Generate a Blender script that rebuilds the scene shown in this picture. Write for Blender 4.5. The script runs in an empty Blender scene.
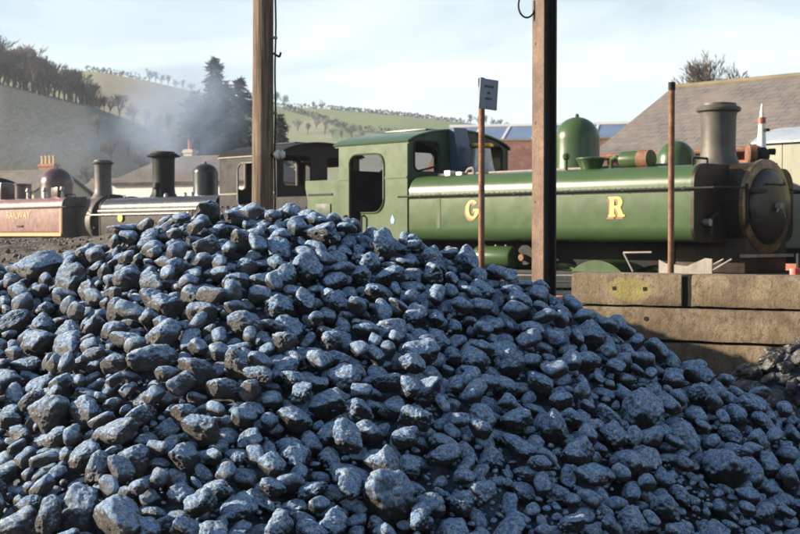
import bpy, bmesh, math, random
import numpy as np
from mathutils import Vector, Matrix, Euler, noise as mnoise
from mathutils.geometry import tessellate_polygon

R = math.radians
sc = bpy.context.scene
COL = sc.collection
random.seed(7)
rng = np.random.default_rng(11)

# ------------------------------------------------------------------ camera
FPX = 1307.0            # focal length in photograph pixels (800 wide)
EYE = 1.6
cd = bpy.data.cameras.new('camera')
cam = bpy.data.objects.new('camera', cd)
COL.objects.link(cam)
cd.sensor_width = 36.0
cd.lens = FPX / 800 * 36.0
cam.location = (0, 0, EYE)
cam.rotation_euler = (R(90) - math.atan(31 / FPX), 0, 0)
cd.clip_start = 0.05
cd.clip_end = 6000
cd.dof.use_dof = True
cd.dof.focus_distance = 6.3
cd.dof.aperture_fstop = 7.1
sc.camera = cam

# ------------------------------------------------------------------ world, sun, exposure
SUN_EL, SUN_AZ = R(17.5), R(273.0)     # azimuth clockwise from +Y
world = bpy.data.worlds.new('World')
sc.world = world
world.use_nodes = True
wn, wl = world.node_tree.nodes, world.node_tree.links
sky = wn.new('ShaderNodeTexSky')
sky.sky_type = 'NISHITA'
sky.sun_disc = False
sky.sun_elevation = SUN_EL
sky.sun_rotation = SUN_AZ
sky.air_density = 1.0
sky.dust_density = 0.6
sky.ozone_density = 1.4
bg = wn['Background']
bg.inputs[1].default_value = 0.065
tc = wn.new('ShaderNodeTexCoord')
mp = wn.new('ShaderNodeMapping')
mp.inputs['Scale'].default_value = (1.6, 1.6, 7.0)
wl.new(tc.outputs['Generated'], mp.inputs[0])
cl = wn.new('ShaderNodeTexNoise')
cl.inputs['Scale'].default_value = 2.6
cl.inputs['Detail'].default_value = 7
cl.inputs['Roughness'].default_value = 0.55
cl.inputs['Distortion'].default_value = 0.6
wl.new(mp.outputs[0], cl.inputs['Vector'])
cr = wn.new('ShaderNodeValToRGB')
cr.color_ramp.elements[0].position = 0.36
cr.color_ramp.elements[0].color = (0.3, 0.3, 0.3, 1)
cr.color_ramp.elements[1].position = 0.64
cr.color_ramp.elements[1].color = (1, 1, 1, 1)
wl.new(cl.outputs['Fac'], cr.inputs[0])
mixw = wn.new('ShaderNodeMix')
mixw.data_type = 'RGBA'
# the veil is thickest towards the horizon, where the line of sight through it is longest
sepw = wn.new('ShaderNodeSeparateXYZ')
wl.new(tc.outputs['Generated'], sepw.inputs[0])
thin = wn.new('ShaderNodeMapRange')
thin.inputs['From Min'].default_value = 0.05
thin.inputs['From Max'].default_value = 0.55
thin.inputs['To Min'].default_value = 1.0
thin.inputs['To Max'].default_value = 0.08
wl.new(sepw.outputs[2], thin.inputs['Value'])
mulw = wn.new('ShaderNodeMath')
mulw.operation = 'MULTIPLY'
wl.new(cr.outputs[0], mulw.inputs[0])
wl.new(thin.outputs[0], mulw.inputs[1])
wl.new(mulw.outputs[0], mixw.inputs[0])
wl.new(sky.outputs[0], mixw.inputs[6])
mixw.inputs[7].default_value = (6.3, 6.95, 7.05, 1)      # thin bright cloud veil
wl.new(mixw.outputs[2], bg.inputs[0])

sd = bpy.data.lights.new('sun', 'SUN')
sd.energy = 5.0
sd.angle = R(0.55)
sd.color = (1.0, 0.86, 0.68)
sun = bpy.data.objects.new('sun', sd)
COL.objects.link(sun)
tosun = Vector((math.sin(SUN_AZ) * math.cos(SUN_EL), math.cos(SUN_AZ) * math.cos(SUN_EL), math.sin(SUN_EL)))
sun.rotation_euler = tosun.to_track_quat('Z', 'Y').to_euler()

vs = sc.view_settings
vs.view_transform = 'Standard'
vs.look = 'None'
vs.exposure = 1.42
vs.gamma = 1.0
sc.cycles.use_denoising = True
sc.cycles.max_bounces = 6
sc.cycles.volume_bounces = 0
sc.cycles.volume_step_rate = 2.0


def pix(px, py, y):
    """world point seen at a photograph pixel, at depth y"""
    return Vector(((px - 400) / FPX * y, y, EYE - (py - 236) / FPX * y))


# ------------------------------------------------------------------ materials
def new_mat(name):
    m = bpy.data.materials.new(name)
    m.use_nodes = True
    return m, m.node_tree.nodes, m.node_tree.links, m.node_tree.nodes['Principled BSDF']


def nz(n, l, scale, detail=4, rough=0.6, vec=None, dist=0.0):
    t = n.new('ShaderNodeTexNoise')
    t.inputs['Scale'].default_value = scale
    t.inputs['Detail'].default_value = detail
    t.inputs['Roughness'].default_value = rough
    t.inputs['Distortion'].default_value = dist
    if vec is not None:
        l.new(vec, t.inputs['Vector'])
    return t.outputs['Fac']


def ramp(n, l, fac, stops):
    r = n.new('ShaderNodeValToRGB')
    e = r.color_ramp.elements
    while len(e) < len(stops):
        e.new(0.5)
    for i, (p, c) in enumerate(stops):
        e[i].position = p
        if not isinstance(c, (tuple, list)):
            c = (c, c, c)
        e[i].color = (*c, 1)
    l.new(fac, r.inputs[0])
    return r.outputs[0]


def mixc(n, l, fac, a, b, blend='MIX'):
    m = n.new('ShaderNodeMix')
    m.data_type = 'RGBA'
    m.blend_type = blend
    for v, i in ((fac, 0), (a, 6), (b, 7)):
        if hasattr(v, 'is_linked'):
            l.new(v, m.inputs[i])
        elif i == 0:
            m.inputs[0].default_value = v
        else:
            m.inputs[i].default_value = (*v, 1)
    return m.outputs[2]


def math_n(n, l, op, a, b=None, clamp=False):
    m = n.new('ShaderNodeMath')
    m.operation = op
    m.use_clamp = clamp
    for i, v in enumerate((a, b)):
        if v is None:
            continue
        if hasattr(v, 'is_linked'):
            l.new(v, m.inputs[i])
        else:
            m.inputs[i].default_value = v
    return m.outputs[0]


def bump(n, l, p, h, strength, dist):
    b = n.new('ShaderNodeBump')
    b.inputs['Strength'].default_value = strength
    b.inputs['Distance'].default_value = dist
    l.new(h, b.inputs['Height'])
    l.new(b.outputs[0], p.inputs['Normal'])


def objco(n):
    return n.new('ShaderNodeTexCoord').outputs['Object']


def worldpos(n):
    return n.new('ShaderNodeNewGeometry').outputs['Position']


def mat_paint(name, c1, c2, rough=0.35, metallic=0.0, scale=1.3, dirt=(0.05, 0.045, 0.035), dirt_amt=0.25, coat=0.0, bumpy=0.0, rvar=1.0, spec=0.5):
    """weathered paint or metal: tone drift, streaks and dirt"""
    m, n, l, p = new_mat(name)
    co = objco(n)
    c = ramp(n, l, nz(n, l, scale, 5, 0.6, co), [(0.3, c1), (0.7, c2)])
    mpn = n.new('ShaderNodeMapping')
    mpn.inputs['Scale'].default_value = (9, 9, 0.9)
    l.new(co, mpn.inputs[0])
    streak = ramp(n, l, nz(n, l, 1.6, 6, 0.7, mpn.outputs[0]), [(0.48, 0.0), (0.72, dirt_amt)])
    c = mixc(n, l, streak, c, dirt)
    l.new(c, p.inputs['Base Color'])
    l.new(ramp(n, l, nz(n, l, 6, 4, 0.6, co), [(0.3, max(rough - 0.09 * rvar, 0.05)), (0.75, min(rough + 0.14 * rvar, 1))]), p.inputs['Roughness'])
    p.inputs['Metallic'].default_value = metallic
    p.inputs['Coat Weight'].default_value = coat
    p.inputs['Specular IOR Level'].default_value = spec
    if bumpy:
        bump(n, l, p, nz(n, l, 3.2, 3, 0.5, co), bumpy, 0.02)
    return m


def mat_rough(name, stops, scale=8, rough=0.9, bs=0.5, bd=0.02, detail=6, vec='object', fine=None):
    m, n, l, p = new_mat(name)
    co = objco(n) if vec == 'object' else worldpos(n)
    f = nz(n, l, scale, detail, 0.65, co)
    c = ramp(n, l, f, stops)
    if fine:
        c = mixc(n, l, ramp(n, l, nz(n, l, fine, 5, 0.7, co), [(0.35, 0.0), (0.7, 0.55)]), c, tuple(x * 0.45 for x in stops[0][1]))
    l.new(c, p.inputs['Base Color'])
    p.inputs['Roughness'].default_value = rough
    bump(n, l, p, nz(n, l, scale * 2.7, 8, 0.7, co), bs, bd)
    return m


M = {}
M['green'] = mat_paint('loco_green', (0.040, 0.077, 0.027), (0.048, 0.088, 0.033), 0.30, 0, 3.4, (0.06, 0.066, 0.045), 0.5, 0.12, 0.03, 0.4, 0.34)
M['green_dark'] = mat_paint('dark_green_paint', (0.02, 0.042, 0.02), (0.035, 0.06, 0.03), 0.6, 0, 2)
M['black'] = mat_paint('engine_black', (0.012, 0.012, 0.013), (0.028, 0.026, 0.024), 0.55, 0, 2.4, (0.035, 0.028, 0.022), 0.4, spec=0.15)
M['gloss_black'] = mat_paint('gloss_black', (0.015, 0.015, 0.017), (0.03, 0.03, 0.03), 0.27, 0, 2, (0.035, 0.03, 0.026), 0.35, 0.15, 0.04, 0.4, 0.4)
M['smokebox'] = mat_paint('sooty_smokebox', (0.014, 0.011, 0.009), (0.04, 0.028, 0.017), 0.42, 0.2, 2.8, (0.10, 0.06, 0.03), 0.25, 0, 0.25, 1.0, 0.3)
M['chimney'] = mat_paint('chimney_iron', (0.055, 0.047, 0.04), (0.10, 0.088, 0.074), 0.55, 0.1, 3.5, (0.04, 0.03, 0.025), 0.6)
M['maroon'] = mat_paint('maroon_paint', (0.13, 0.055, 0.045), (0.19, 0.09, 0.075), 0.36, 0, 1.2, (0.24, 0.17, 0.13), 0.5, 0.2, 0.1)
M['maroon_dark'] = mat_paint('maroon_dome', (0.055, 0.03, 0.03), (0.09, 0.05, 0.045), 0.3, 0, 1.5, coat=0.3)
M['brass'] = mat_paint('tarnished_brass', (0.45, 0.28, 0.06), (0.58, 0.38, 0.10), 0.3, 0.9, 6)
M['steel'] = mat_paint('worn_steel', (0.30, 0.29, 0.27), (0.45, 0.43, 0.40), 0.38, 0.7, 5)
M['dullsteel'] = mat_paint('grimy_steel', (0.16, 0.14, 0.12), (0.27, 0.24, 0.21), 0.6, 0.1, 5, (0.07, 0.05, 0.03), 0.5)
M['red'] = mat_paint('buffer_red', (0.45, 0.03, 0.03), (0.55, 0.06, 0.05), 0.4, 0, 3)
M['gold'] = mat_paint('lettering_gold', (0.72, 0.43, 0.05), (0.82, 0.53, 0.10), 0.45, 0, 9, dirt_amt=0.1)
M['letter_red'] = mat_paint('lettering_shade', (0.20, 0.04, 0.015), (0.27, 0.06, 0.02), 0.5, 0, 9, dirt_amt=0.1)
M['orange'] = mat_paint('lining_orange', (0.52, 0.22, 0.06), (0.60, 0.29, 0.09), 0.5, 0, 6, dirt_amt=0.3)
M['cabwhite'] = mat_paint('cab_cream', (0.5, 0.48, 0.42), (0.62, 0.6, 0.55), 0.5, 0, 4)
M['bluegrey'] = mat_paint('bluegrey_steel', (0.05, 0.085, 0.14), (0.08, 0.12, 0.18), 0.35, 0.2, 4)
M['sign'] = mat_paint('sign_grey', (0.17, 0.20, 0.26), (0.22, 0.25, 0.31), 0.5, 0, 8, (0.1, 0.09, 0.08), 0.5)
M['sign_ink'] = mat_paint('sign_ink', (0.05, 0.06, 0.08), (0.07, 0.08, 0.1), 0.6, 0, 8)
M['white'] = mat_paint('white_paint', (0.62, 0.62, 0.6), (0.78, 0.77, 0.74), 0.5, 0, 3, (0.3, 0.26, 0.2), 0.5)
M['vangrey'] = mat_paint('grey_green_paint', (0.21, 0.22, 0.16), (0.29, 0.29, 0.22), 0.5, 0, 1.2, (0.12, 0.11, 0.08), 0.5)
M['vanroof'] = mat_paint('pale_roof_paint', (0.32, 0.36, 0.42), (0.42, 0.46, 0.5), 0.4, 0, 2)
M['rust'] = mat_rough('rusted_steel', [(0.3, (0.085, 0.032, 0.016)), (0.5, (0.20, 0.085, 0.04)), (0.72, (0.33, 0.17, 0.095))], 5, 0.75, 0.6, 0.01, 7, fine=30)
M['rust_pale'] = mat_rough('rusted_flaking_paint', [(0.3, (0.05, 0.024, 0.013)), (0.46, (0.115, 0.062, 0.037)), (0.7, (0.22, 0.14, 0.09))], 3.4, 0.7, 0.6, 0.01, 8, fine=34)
M['tarred'] = mat_rough('tarred_steel', [(0.3, (0.01, 0.009, 0.009)), (0.6, (0.022, 0.017, 0.014)), (0.8, (0.06, 0.035, 0.025))], 4, 0.6, 0.4, 0.01)  # near-black rust that holds the shade of the post's unlit side
M['hole'] = mat_rough('dark_damp_recess', [(0.3, (0.006, 0.005, 0.004)), (0.7, (0.014, 0.011, 0.008))], 9, 0.95, 0.2, 0.01)  # dark joint mortar; on the bolt holes its black stands for shade
M['concrete'] = None
M['timber'] = None
M['brick'] = mat_rough('red_brick', [(0.35, (0.24, 0.09, 0.055)), (0.6, (0.36, 0.16, 0.10))], 2.0, 0.9, 0.3, 0.02)
M['redroof'] = mat_rough('red_brown_tiles', [(0.3, (0.11, 0.05, 0.04)), (0.5, (0.185, 0.085, 0.062)), (0.72, (0.27, 0.145, 0.11))], 1.4, 0.85, 0.6, 0.05, 8, fine=9)
M['render'] = mat_rough('white_render', [(0.3, (0.6, 0.58, 0.54)), (0.7, (0.75, 0.73, 0.69))], 1.0, 0.9, 0.1, 0.01)
M['cream'] = mat_rough('cream_render', [(0.3, (0.5, 0.46, 0.33)), (0.7, (0.6, 0.56, 0.42))], 1.0, 0.9, 0.1, 0.01)
M['pot'] = mat_rough('yellow_clay_pot', [(0.3, (0.42, 0.30, 0.14)), (0.7, (0.55, 0.42, 0.22))], 3, 0.9, 0.1, 0.01)
M['redpot'] = mat_rough('red_clay_pot', [(0.3, (0.36, 0.12, 0.06)), (0.7, (0.48, 0.2, 0.12))], 3, 0.9, 0.1, 0.01)
M['glazing'] = mat_paint('roof_glazing', (0.10, 0.155, 0.27), (0.16, 0.225, 0.36), 0.22, 0.0, 0.5, (0.3, 0.3, 0.3), 0.35)
M['frame_white'] = mat_paint('glazing_bar_white', (0.5, 0.52, 0.52), (0.6, 0.62, 0.62), 0.5)
M['window'] = mat_paint('window_glass', (0.02, 0.025, 0.03), (0.04, 0.045, 0.05), 0.1)
M['bark'] = mat_rough('winter_bark', [(0.3, (0.055, 0.042, 0.032)), (0.7, (0.12, 0.095, 0.075))], 3, 0.9, 0.4, 0.03)
M['twig'] = mat_rough('winter_twigs', [(0.3, (0.14, 0.11, 0.088)), (0.7, (0.25, 0.20, 0.16))], 1, 0.9, 0.1, 0.03)
M['lamp_red'] = mat_paint('red_band', (0.28, 0.07, 0.03), (0.36, 0.1, 0.05), 0.5)


def mat_leaf(name, c1, c2):
    m, n, l, p = new_mat(name)
    c = ramp(n, l, nz(n, l, 1.3, 4, 0.6, objco(n)), [(0.3, c1), (0.7, c2)])
    l.new(c, p.inputs['Base Color'])
    p.inputs['Roughness'].default_value = 0.8
    return m


M['conifer'] = mat_leaf('conifer_needles', (0.022, 0.036, 0.022), (0.055, 0.078, 0.038))
M['ivy'] = mat_leaf('hedge_leaves', (0.035, 0.045, 0.022), (0.085, 0.085, 0.045))


def mat_concrete():
    m, n, l, p = new_mat('weathered_concrete')
    co = objco(n)
    f = nz(n, l, 2.2, 7, 0.65, co, 0.4)
    c = ramp(n, l, f, [(0.3, (0.072, 0.053, 0.034)), (0.46, (0.16, 0.12, 0.075)), (0.66, (0.26, 0.205, 0.138))])
    pits = ramp(n, l, nz(n, l, 34, 6, 0.7, co), [(0.36, 0.75), (0.47, 0.0)])
    c = mixc(n, l, pits, c, (0.075, 0.05, 0.03))
    stain = ramp(n, l, nz(n, l, 5.5, 6, 0.7, co, 0.8), [(0.50, 0.0), (0.68, 0.75)])
    c = mixc(n, l, stain, c, (0.075, 0.052, 0.032))
    ms = n.new('ShaderNodeMapping')
    ms.inputs['Scale'].default_value = (9, 9, 0.7)
    l.new(co, ms.inputs[0])
    c = mixc(n, l, ramp(n, l, nz(n, l, 1.5, 6, 0.7, ms.outputs[0]), [(0.52, 0.0), (0.68, 0.65)]), c, (0.07, 0.05, 0.035))
    # yellow-green lichen patch round the two bolt holes of the top beam (wall coordinates)
    mv = n.new('ShaderNodeMapping')
    mv.vector_type = 'POINT'
    mv.inputs['Location'].default_value = (-0.51 / 0.20, 0, -1.165 / 0.105)
    mv.inputs['Scale'].default_value = (1 / 0.20, 0.0, 1 / 0.105)
    l.new(co, mv.inputs[0])
    ln = n.new('ShaderNodeVectorMath')
    ln.operation = 'LENGTH'
    l.new(mv.outputs[0], ln.inputs[0])
    edge = math_n(n, l, 'ADD', ln.outputs['Value'], math_n(n, l, 'MULTIPLY', nz(n, l, 16, 6, 0.7, co), 0.8))
    lm = ramp(n, l, math_n(n, l, 'MULTIPLY', edge, 0.5), [(0.60, 0.85), (0.70, 0.0)])
    lc = ramp(n, l, nz(n, l, 18, 6, 0.7, co), [(0.3, (0.17, 0.145, 0.05)), (0.55, (0.27, 0.23, 0.075)), (0.75, (0.31, 0.29, 0.14))])
    c = mixc(n, l, lm, c, lc)
    l.new(c, p.inputs['Base Color'])
    p.inputs['Roughness'].default_value = 0.95
    v = n.new('ShaderNodeTexVoronoi')
    v.inputs['Scale'].default_value = 60
    l.new(co, v.inputs['Vector'])
    h = math_n(n, l, 'ADD', nz(n, l, 20, 9, 0.7, co), math_n(n, l, 'MULTIPLY', v.outputs['Distance'], 0.25))
    bump(n, l, p, h, 0.5, 0.012)
    return m


M['concrete'] = mat_concrete()

def mat_timber(name, c1, c2, c3):
    m, n, l, p = new_mat(name)
    co = objco(n)
    mpn = n.new('ShaderNodeMapping')
    mpn.inputs['Scale'].default_value = (16, 16, 0.55)
    l.new(co, mpn.inputs[0])
    f = nz(n, l, 2.2, 8, 0.7, mpn.outputs[0], 0.6)
    c = ramp(n, l, f, [(0.3, c1), (0.5, c2), (0.72, c3)])
    c = mixc(n, l, ramp(n, l, nz(n, l, 2.5, 5, 0.6, co), [(0.45, 0), (0.75, 0.6)]), c, c1)
    l.new(c, p.inputs['Base Color'])
    p.inputs['Roughness'].default_value = 0.85
    bump(n, l, p, f, 0.8, 0.03)
    return m


M['timber'] = mat_timber('pole_timber', (0.035, 0.024, 0.017), (0.15, 0.10, 0.066), (0.36, 0.26, 0.18))
M['board'] = mat_timber('bleached_boards', (0.25, 0.2, 0.14), (0.46, 0.41, 0.33), (0.62, 0.58, 0.5))


def mat_coal(name, lo, hi, amount, coal_tone=1.0):
    m, n, l, p = new_mat(name)
    wp = worldpos(n)
    geo = n.new('ShaderNodeNewGeometry')
    sep = n.new('ShaderNodeSeparateXYZ')
    l.new(geo.outputs['Normal'], sep.inputs[0])
    coal = ramp(n, l, nz(n, l, 16, 7, 0.7, wp), [(0.3, (0.010 * coal_tone, 0.0095 * coal_tone, 0.010 * coal_tone)), (0.52, (0.03 * coal_tone, 0.028 * coal_tone, 0.027 * coal_tone)), (0.72, (0.085 * coal_tone, 0.077 * coal_tone, 0.07 * coal_tone))])
    # hoar frost: patches that favour faces open to the sky, broken into crystals
    f = math_n(n, l, 'MULTIPLY', sep.outputs[2], 0.95)
    f = math_n(n, l, 'ADD', f, nz(n, l, 7, 6, 0.62, wp))
    f = math_n(n, l, 'ADD', f, math_n(n, l, 'MULTIPLY', nz(n, l, 4.2, 3, 0.5, wp), 0.62))
    f = math_n(n, l, 'ADD', f, math_n(n, l, 'MULTIPLY', math_n(n, l, 'SUBTRACT', geo.outputs['Pointiness'], 0.5), 3.2))
    patch = ramp(n, l, math_n(n, l, 'MULTIPLY', f, 0.6), [(lo, 0.0), (hi, 1.0)])
    crys = ramp(n, l, nz(n, l, 62, 6, 0.8, wp), [(0.38, 0.14), (0.53, 1.0)])
    fine = ramp(n, l, nz(n, l, 190, 3, 0.8, wp), [(0.38, 0.45), (0.56, 1.0)])
    ff = math_n(n, l, 'MULTIPLY', math_n(n, l, 'MULTIPLY', patch, crys), math_n(n, l, 'MULTIPLY', fine, amount), True)
    frost = ramp(n, l, nz(n, l, 46, 6, 0.75, wp), [(0.34, (0.17, 0.41, 0.90)), (0.49, (0.40, 0.65, 1.0)), (0.62, (0.90, 0.96, 1.0))])  # strong blue tint: the colour of skylit shade is put into the frost
    c = mixc(n, l, ff, coal, frost)
    l.new(c, p.inputs['Base Color'])
    l.new(ramp(n, l, ff, [(0.0, 0.48), (0.4, 0.85)]), p.inputs['Roughness'])
    l.new(math_n(n, l, 'MULTIPLY', patch, 0.3 * amount), p.inputs['Sheen Weight'])
    p.inputs['Sheen Roughness'].default_value = 0.4
    p.inputs['Sheen Tint'].default_value = (0.7, 0.83, 1.0, 1)
    h = math_n(n, l, 'ADD', nz(n, l, 24, 9, 0.72, wp), math_n(n, l, 'MULTIPLY', nz(n, l, 105, 6, 0.75, wp), 0.3))
    bump(n, l, p, h, 1.0, 0.045)
    return m


M['coal_frost'] = mat_coal('frosted_coal', 0.47, 0.80, 1.0, 0.5)
M['coal_thaw_sunlit'] = mat_coal('half_thawed_coal', 0.70, 0.92, 1.0, 2.4)  # less frost, and a base coal colour raised to carry sunlight
M['coal_bare'] = mat_rough('bare_coal', [(0.38, (0.010, 0.010, 0.010)), (0.52, (0.034, 0.032, 0.03)), (0.66, (0.20, 0.19, 0.18))], 26, 0.4, 0.6, 0.012, 8, vec='world')
M['slack'] = mat_coal('slack_dust', 0.90, 1.0, 0.3, 0.45)  # sheltered, hardly frosted; near-black base also stands for shade in the gaps
M['ash'] = mat_rough('ash_and_clinker', [(0.3, (0.06, 0.054, 0.048)), (0.5, (0.13, 0.118, 0.104)), (0.7, (0.23, 0.21, 0.19))], 7, 0.95, 0.9, 0.05, 10, vec='world', fine=60)
M['rubble'] = mat_rough('clinker_stones', [(0.3, (0.06, 0.05, 0.042)), (0.55, (0.15, 0.125, 0.10)), (0.75, (0.30, 0.27, 0.24))], 12, 0.9, 0.6, 0.03, 6, vec='world')
M['ground'] = mat_rough('yard_ground', [(0.3, (0.05, 0.045, 0.04)), (0.7, (0.13, 0.115, 0.1))], 1.2, 0.95, 0.6, 0.05, 10, vec='world', fine=20)


def mat_slate():
    m, n, l, p = new_mat('slate_roof')
    co = objco(n)
    br = n.new('ShaderNodeTexBrick')
    br.inputs['Scale'].default_value = 1.0
    br.inputs['Mortar Size'].default_value = 0.012
    br.inputs['Brick Width'].default_value = 0.30
    br.inputs['Row Height'].default_value = 0.22
    br.inputs['Color1'].default_value = (0.11, 0.10, 0.10, 1)
    br.inputs['Color2'].default_value = (0.155, 0.14, 0.135, 1)
    br.inputs['Mortar'].default_value = (0.05, 0.045, 0.045, 1)
    l.new(co, br.inputs['Vector'])
    c = mixc(n, l, ramp(n, l, nz(n, l, 1.1, 7, 0.7, co, 0.5), [(0.38, 0.0), (0.62, 0.75)]), br.outputs['Color'], (0.20, 0.165, 0.135))
    c = mixc(n, l, ramp(n, l, nz(n, l, 5, 6, 0.7, co), [(0.52, 0.0), (0.7, 0.5)]), c, (0.06, 0.055, 0.055))
    l.new(c, p.inputs['Base Color'])
    p.inputs['Roughness'].default_value = 0.8
    bump(n, l, p, br.outputs['Fac'], -0.6, 0.02)
    return m


M['slate'] = mat_slate()


def mat_grass(name, stops, scale):
    m, n, l, p = new_mat(name)
    wp = worldpos(n)
    c = ramp(n, l, nz(n, l, scale, 8, 0.65, wp), stops)
    l.new(c, p.inputs['Base Color'])
    p.inputs['Roughness'].default_value = 0.95
    bump(n, l, p, nz(n, l, scale * 20, 5, 0.7, wp), 0.4, 0.5)
    return m


M['pasture'] = mat_grass('pasture', [(0.3, (0.12, 0.165, 0.035)), (0.7, (0.18, 0.22, 0.055))], 0.012)
M['bright_field'] = mat_grass('bright_green_field', [(0.3, (0.10, 0.24, 0.02)), (0.7, (0.15, 0.30, 0.03))], 0.02)
M['stubble'] = mat_grass('straw_stubble_field', [(0.3, (0.24, 0.19, 0.09)), (0.7, (0.34, 0.27, 0.14))], 0.02)
M['rough_grass'] = mat_grass('rough_winter_grass', [(0.3, (0.10, 0.10, 0.075)), (0.7, (0.17, 0.165, 0.125))], 0.03)
M['pale_field'] = mat_grass('pale_winter_field', [(0.3, (0.20, 0.21, 0.10)), (0.7, (0.28, 0.28, 0.15))], 0.02)


# ------------------------------------------------------------------ mesh building
class MB:
    def __init__(self):
        self.v, self.f, self.mi = [], [], []

    def add(self, vs_, fs, mi=0):
        o = len(self.v)
        self.v += [tuple(x) for x in vs_]
        self.f += [tuple(i + o for i in t) for t in fs]
        self.mi += [mi] * len(fs)
        return self

    def box(self, a, b, bev=0.0):
        x0, y0, z0 = a
        x1, y1, z1 = b
        if bev <= 0:
            return self.add([(x0, y0, z0), (x1, y0, z0), (x1, y1, z0), (x0, y1, z0), (x0, y0, z1), (x1, y0, z1), (x1, y1, z1), (x0, y1, z1)],
                            [(0, 3, 2, 1), (4, 5, 6, 7), (0, 1, 5, 4), (1, 2, 6, 5), (2, 3, 7, 6), (3, 0, 4, 7)])
        bm = bmesh.new()
        vv = [bm.verts.new(p) for p in [(x0, y0, z0), (x1, y0, z0), (x1, y1, z0), (x0, y1, z0), (x0, y0, z1), (x1, y0, z1), (x1, y1, z1), (x0, y1, z1)]]
        for t in [(0, 3, 2, 1), (4, 5, 6, 7), (0, 1, 5, 4), (1, 2, 6, 5), (2, 3, 7, 6), (3, 0, 4, 7)]:
            bm.faces.new([vv[i] for i in t])
        bmesh.ops.bevel(bm, geom=bm.edges[:], offset=bev, segments=2, profile=0.6, affect='EDGES')
        bm.verts.index_update()
        self.add([v.co[:] for v in bm.verts], [[v.index for v in f.verts] for f in bm.faces])
        bm.free()
        return self

    def lathe(self, prof, origin=(0, 0, 0), axis='z', seg=28, cap=True):
        """prof: list of (radius, height) along the axis"""
        o = Vector(origin)
        vs_, fs = [], []
        for r, h in prof:
            for k in range(seg):
                a = 2 * math.pi * k / seg
                c, s = r * math.cos(a), r * math.sin(a)
                d = {'z': (c, s, h), 'x': (h, c, s), 'y': (s, h, c)}[axis]
                vs_.append(o + Vector(d))
        for i in range(len(prof) - 1):
            for k in range(seg):
                k2 = (k + 1) % seg
                fs.append((i * seg + k, i * seg + k2, (i + 1) * seg + k2, (i + 1) * seg + k))
        if cap:
            fs.append(tuple(range(seg - 1, -1, -1)))
            fs.append(tuple((len(prof) - 1) * seg + k for k in range(seg)))
        return self.add(vs_, fs)

    def cyl(self, a, b, r0, r1=None, seg=12):
        a, b = Vector(a), Vector(b)
        r1 = r0 if r1 is None else r1
        q = (b - a).to_track_quat('Z', 'Y')
        vs_ = []
        for p, r in ((a, r0), (b, r1)):
            for k in range(seg):
                t = 2 * math.pi * k / seg
                vs_.append(p + q @ Vector((r * math.cos(t), r * math.sin(t), 0)))
        fs = [(k, (k + 1) % seg, seg + (k + 1) % seg, seg + k) for k in range(seg)]
        fs += [tuple(range(seg - 1, -1, -1)), tuple(range(seg, 2 * seg))]
        return self.add(vs_, fs)

    def tube(self, pts, r, seg=8):
        for a, b in zip(pts[:-1], pts[1:]):
            self.cyl(a, b, r, r, seg)
        return self

    def plate(self, loops, mapf, d0, d1):
        """flat plate with holes: loops of (u, v); mapf(u, v, d) -> xyz"""
        tri = tessellate_polygon([[Vector((u, v, 0)) for u, v in lp] for lp in loops])
        flat = [p for lp in loops for p in lp]
        nn = len(flat)
        vs_ = [mapf(u, v, d0) for u, v in flat] + [mapf(u, v, d1) for u, v in flat]
        fs = [tuple(t) for t in tri] + [tuple(i + nn for i in reversed(t)) for t in tri]
        o = 0
        for lp in loops:
            k = len(lp)
            for i in range(k):
                j = (i + 1) % k
                fs.append((o + i, o + j, o + j + nn, o + i + nn))
            o += k
        return self.add(vs_, fs)

    def extrude(self, sec, mapf, a, b):
        return self.plate([sec], mapf, a, b)

    def mesh(self, name, mats, smooth=True, angle=35):
        me = bpy.data.meshes.new(name)
        me.from_pydata(self.v, [], self.f)
        if not isinstance(mats, (list, tuple)):
            mats = [mats]
        for m in mats:
            me.materials.append(m)
        if len(mats) > 1:
            me.polygons.foreach_set('material_index', self.mi)
        bm = bmesh.new()
        bm.from_mesh(me)
        bmesh.ops.recalc_face_normals(bm, faces=bm.faces)
        bm.to_mesh(me)
        bm.free()
        if smooth:
            me.shade_smooth()
            me.set_sharp_from_angle(angle=R(angle))
        return me

    def build(self, name, mat, parent=None, smooth=True, angle=35):
        return link(name, self.mesh(name, mat, smooth, angle), parent)


def link(name, data, parent=None):
    o = bpy.data.objects.new(name, data)
    COL.objects.link(o)
    if parent is not None:
        o.parent = parent
    return o


def tag(o, label=None, cat=None, group=None, kind=None):
    if label:
        o['label'] = label
    if cat:
        o['category'] = cat
    if group:
        o['group'] = group
    if kind:
        o['kind'] = kind
    return o


def thing(name, label, cat, loc=(0, 0, 0), rz=0.0, group=None):
    o = link(name, None)
    o.location = loc
    o.rotation_euler = (0, 0, rz)
    o.empty_display_size = 0.2
    return tag(o, label, cat, group)


def arc(cx, cy, r, a0, a1, k=8, ry=None):
    ry = r if ry is None else ry
    return [(cx + r * math.cos(R(a0 + (a1 - a0) * i / k)), cy + ry * math.sin(R(a0 + (a1 - a0) * i / k))) for i in range(k + 1)]


def rrect(u0, v0, u1, v1, r):
    return arc(u1 - r, v0 + r, r, -90, 0, 5) + arc(u1 - r, v1 - r, r, 0, 90, 5) + arc(u0 + r, v1 - r, r, 90, 180, 5) + arc(u0 + r, v0 + r, r, 180, 270, 5)


# ================================================================== THE SETTING
def ground():
    mb = MB()
    s = 3000
    mb.add([(-s, -s, -0.25), (s, -s, -0.25), (s, s, -0.25), (-s, s, -0.25)], [(0, 1, 2, 3)])
    tag(mb.build('ground', M['ground'], smooth=False), kind='structure')


ground()


def lerp_table(tab, x):
    xs = [t[0] for t in tab]
    ys = [t[1] for t in tab]
    return np.interp(x, xs, ys)


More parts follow.
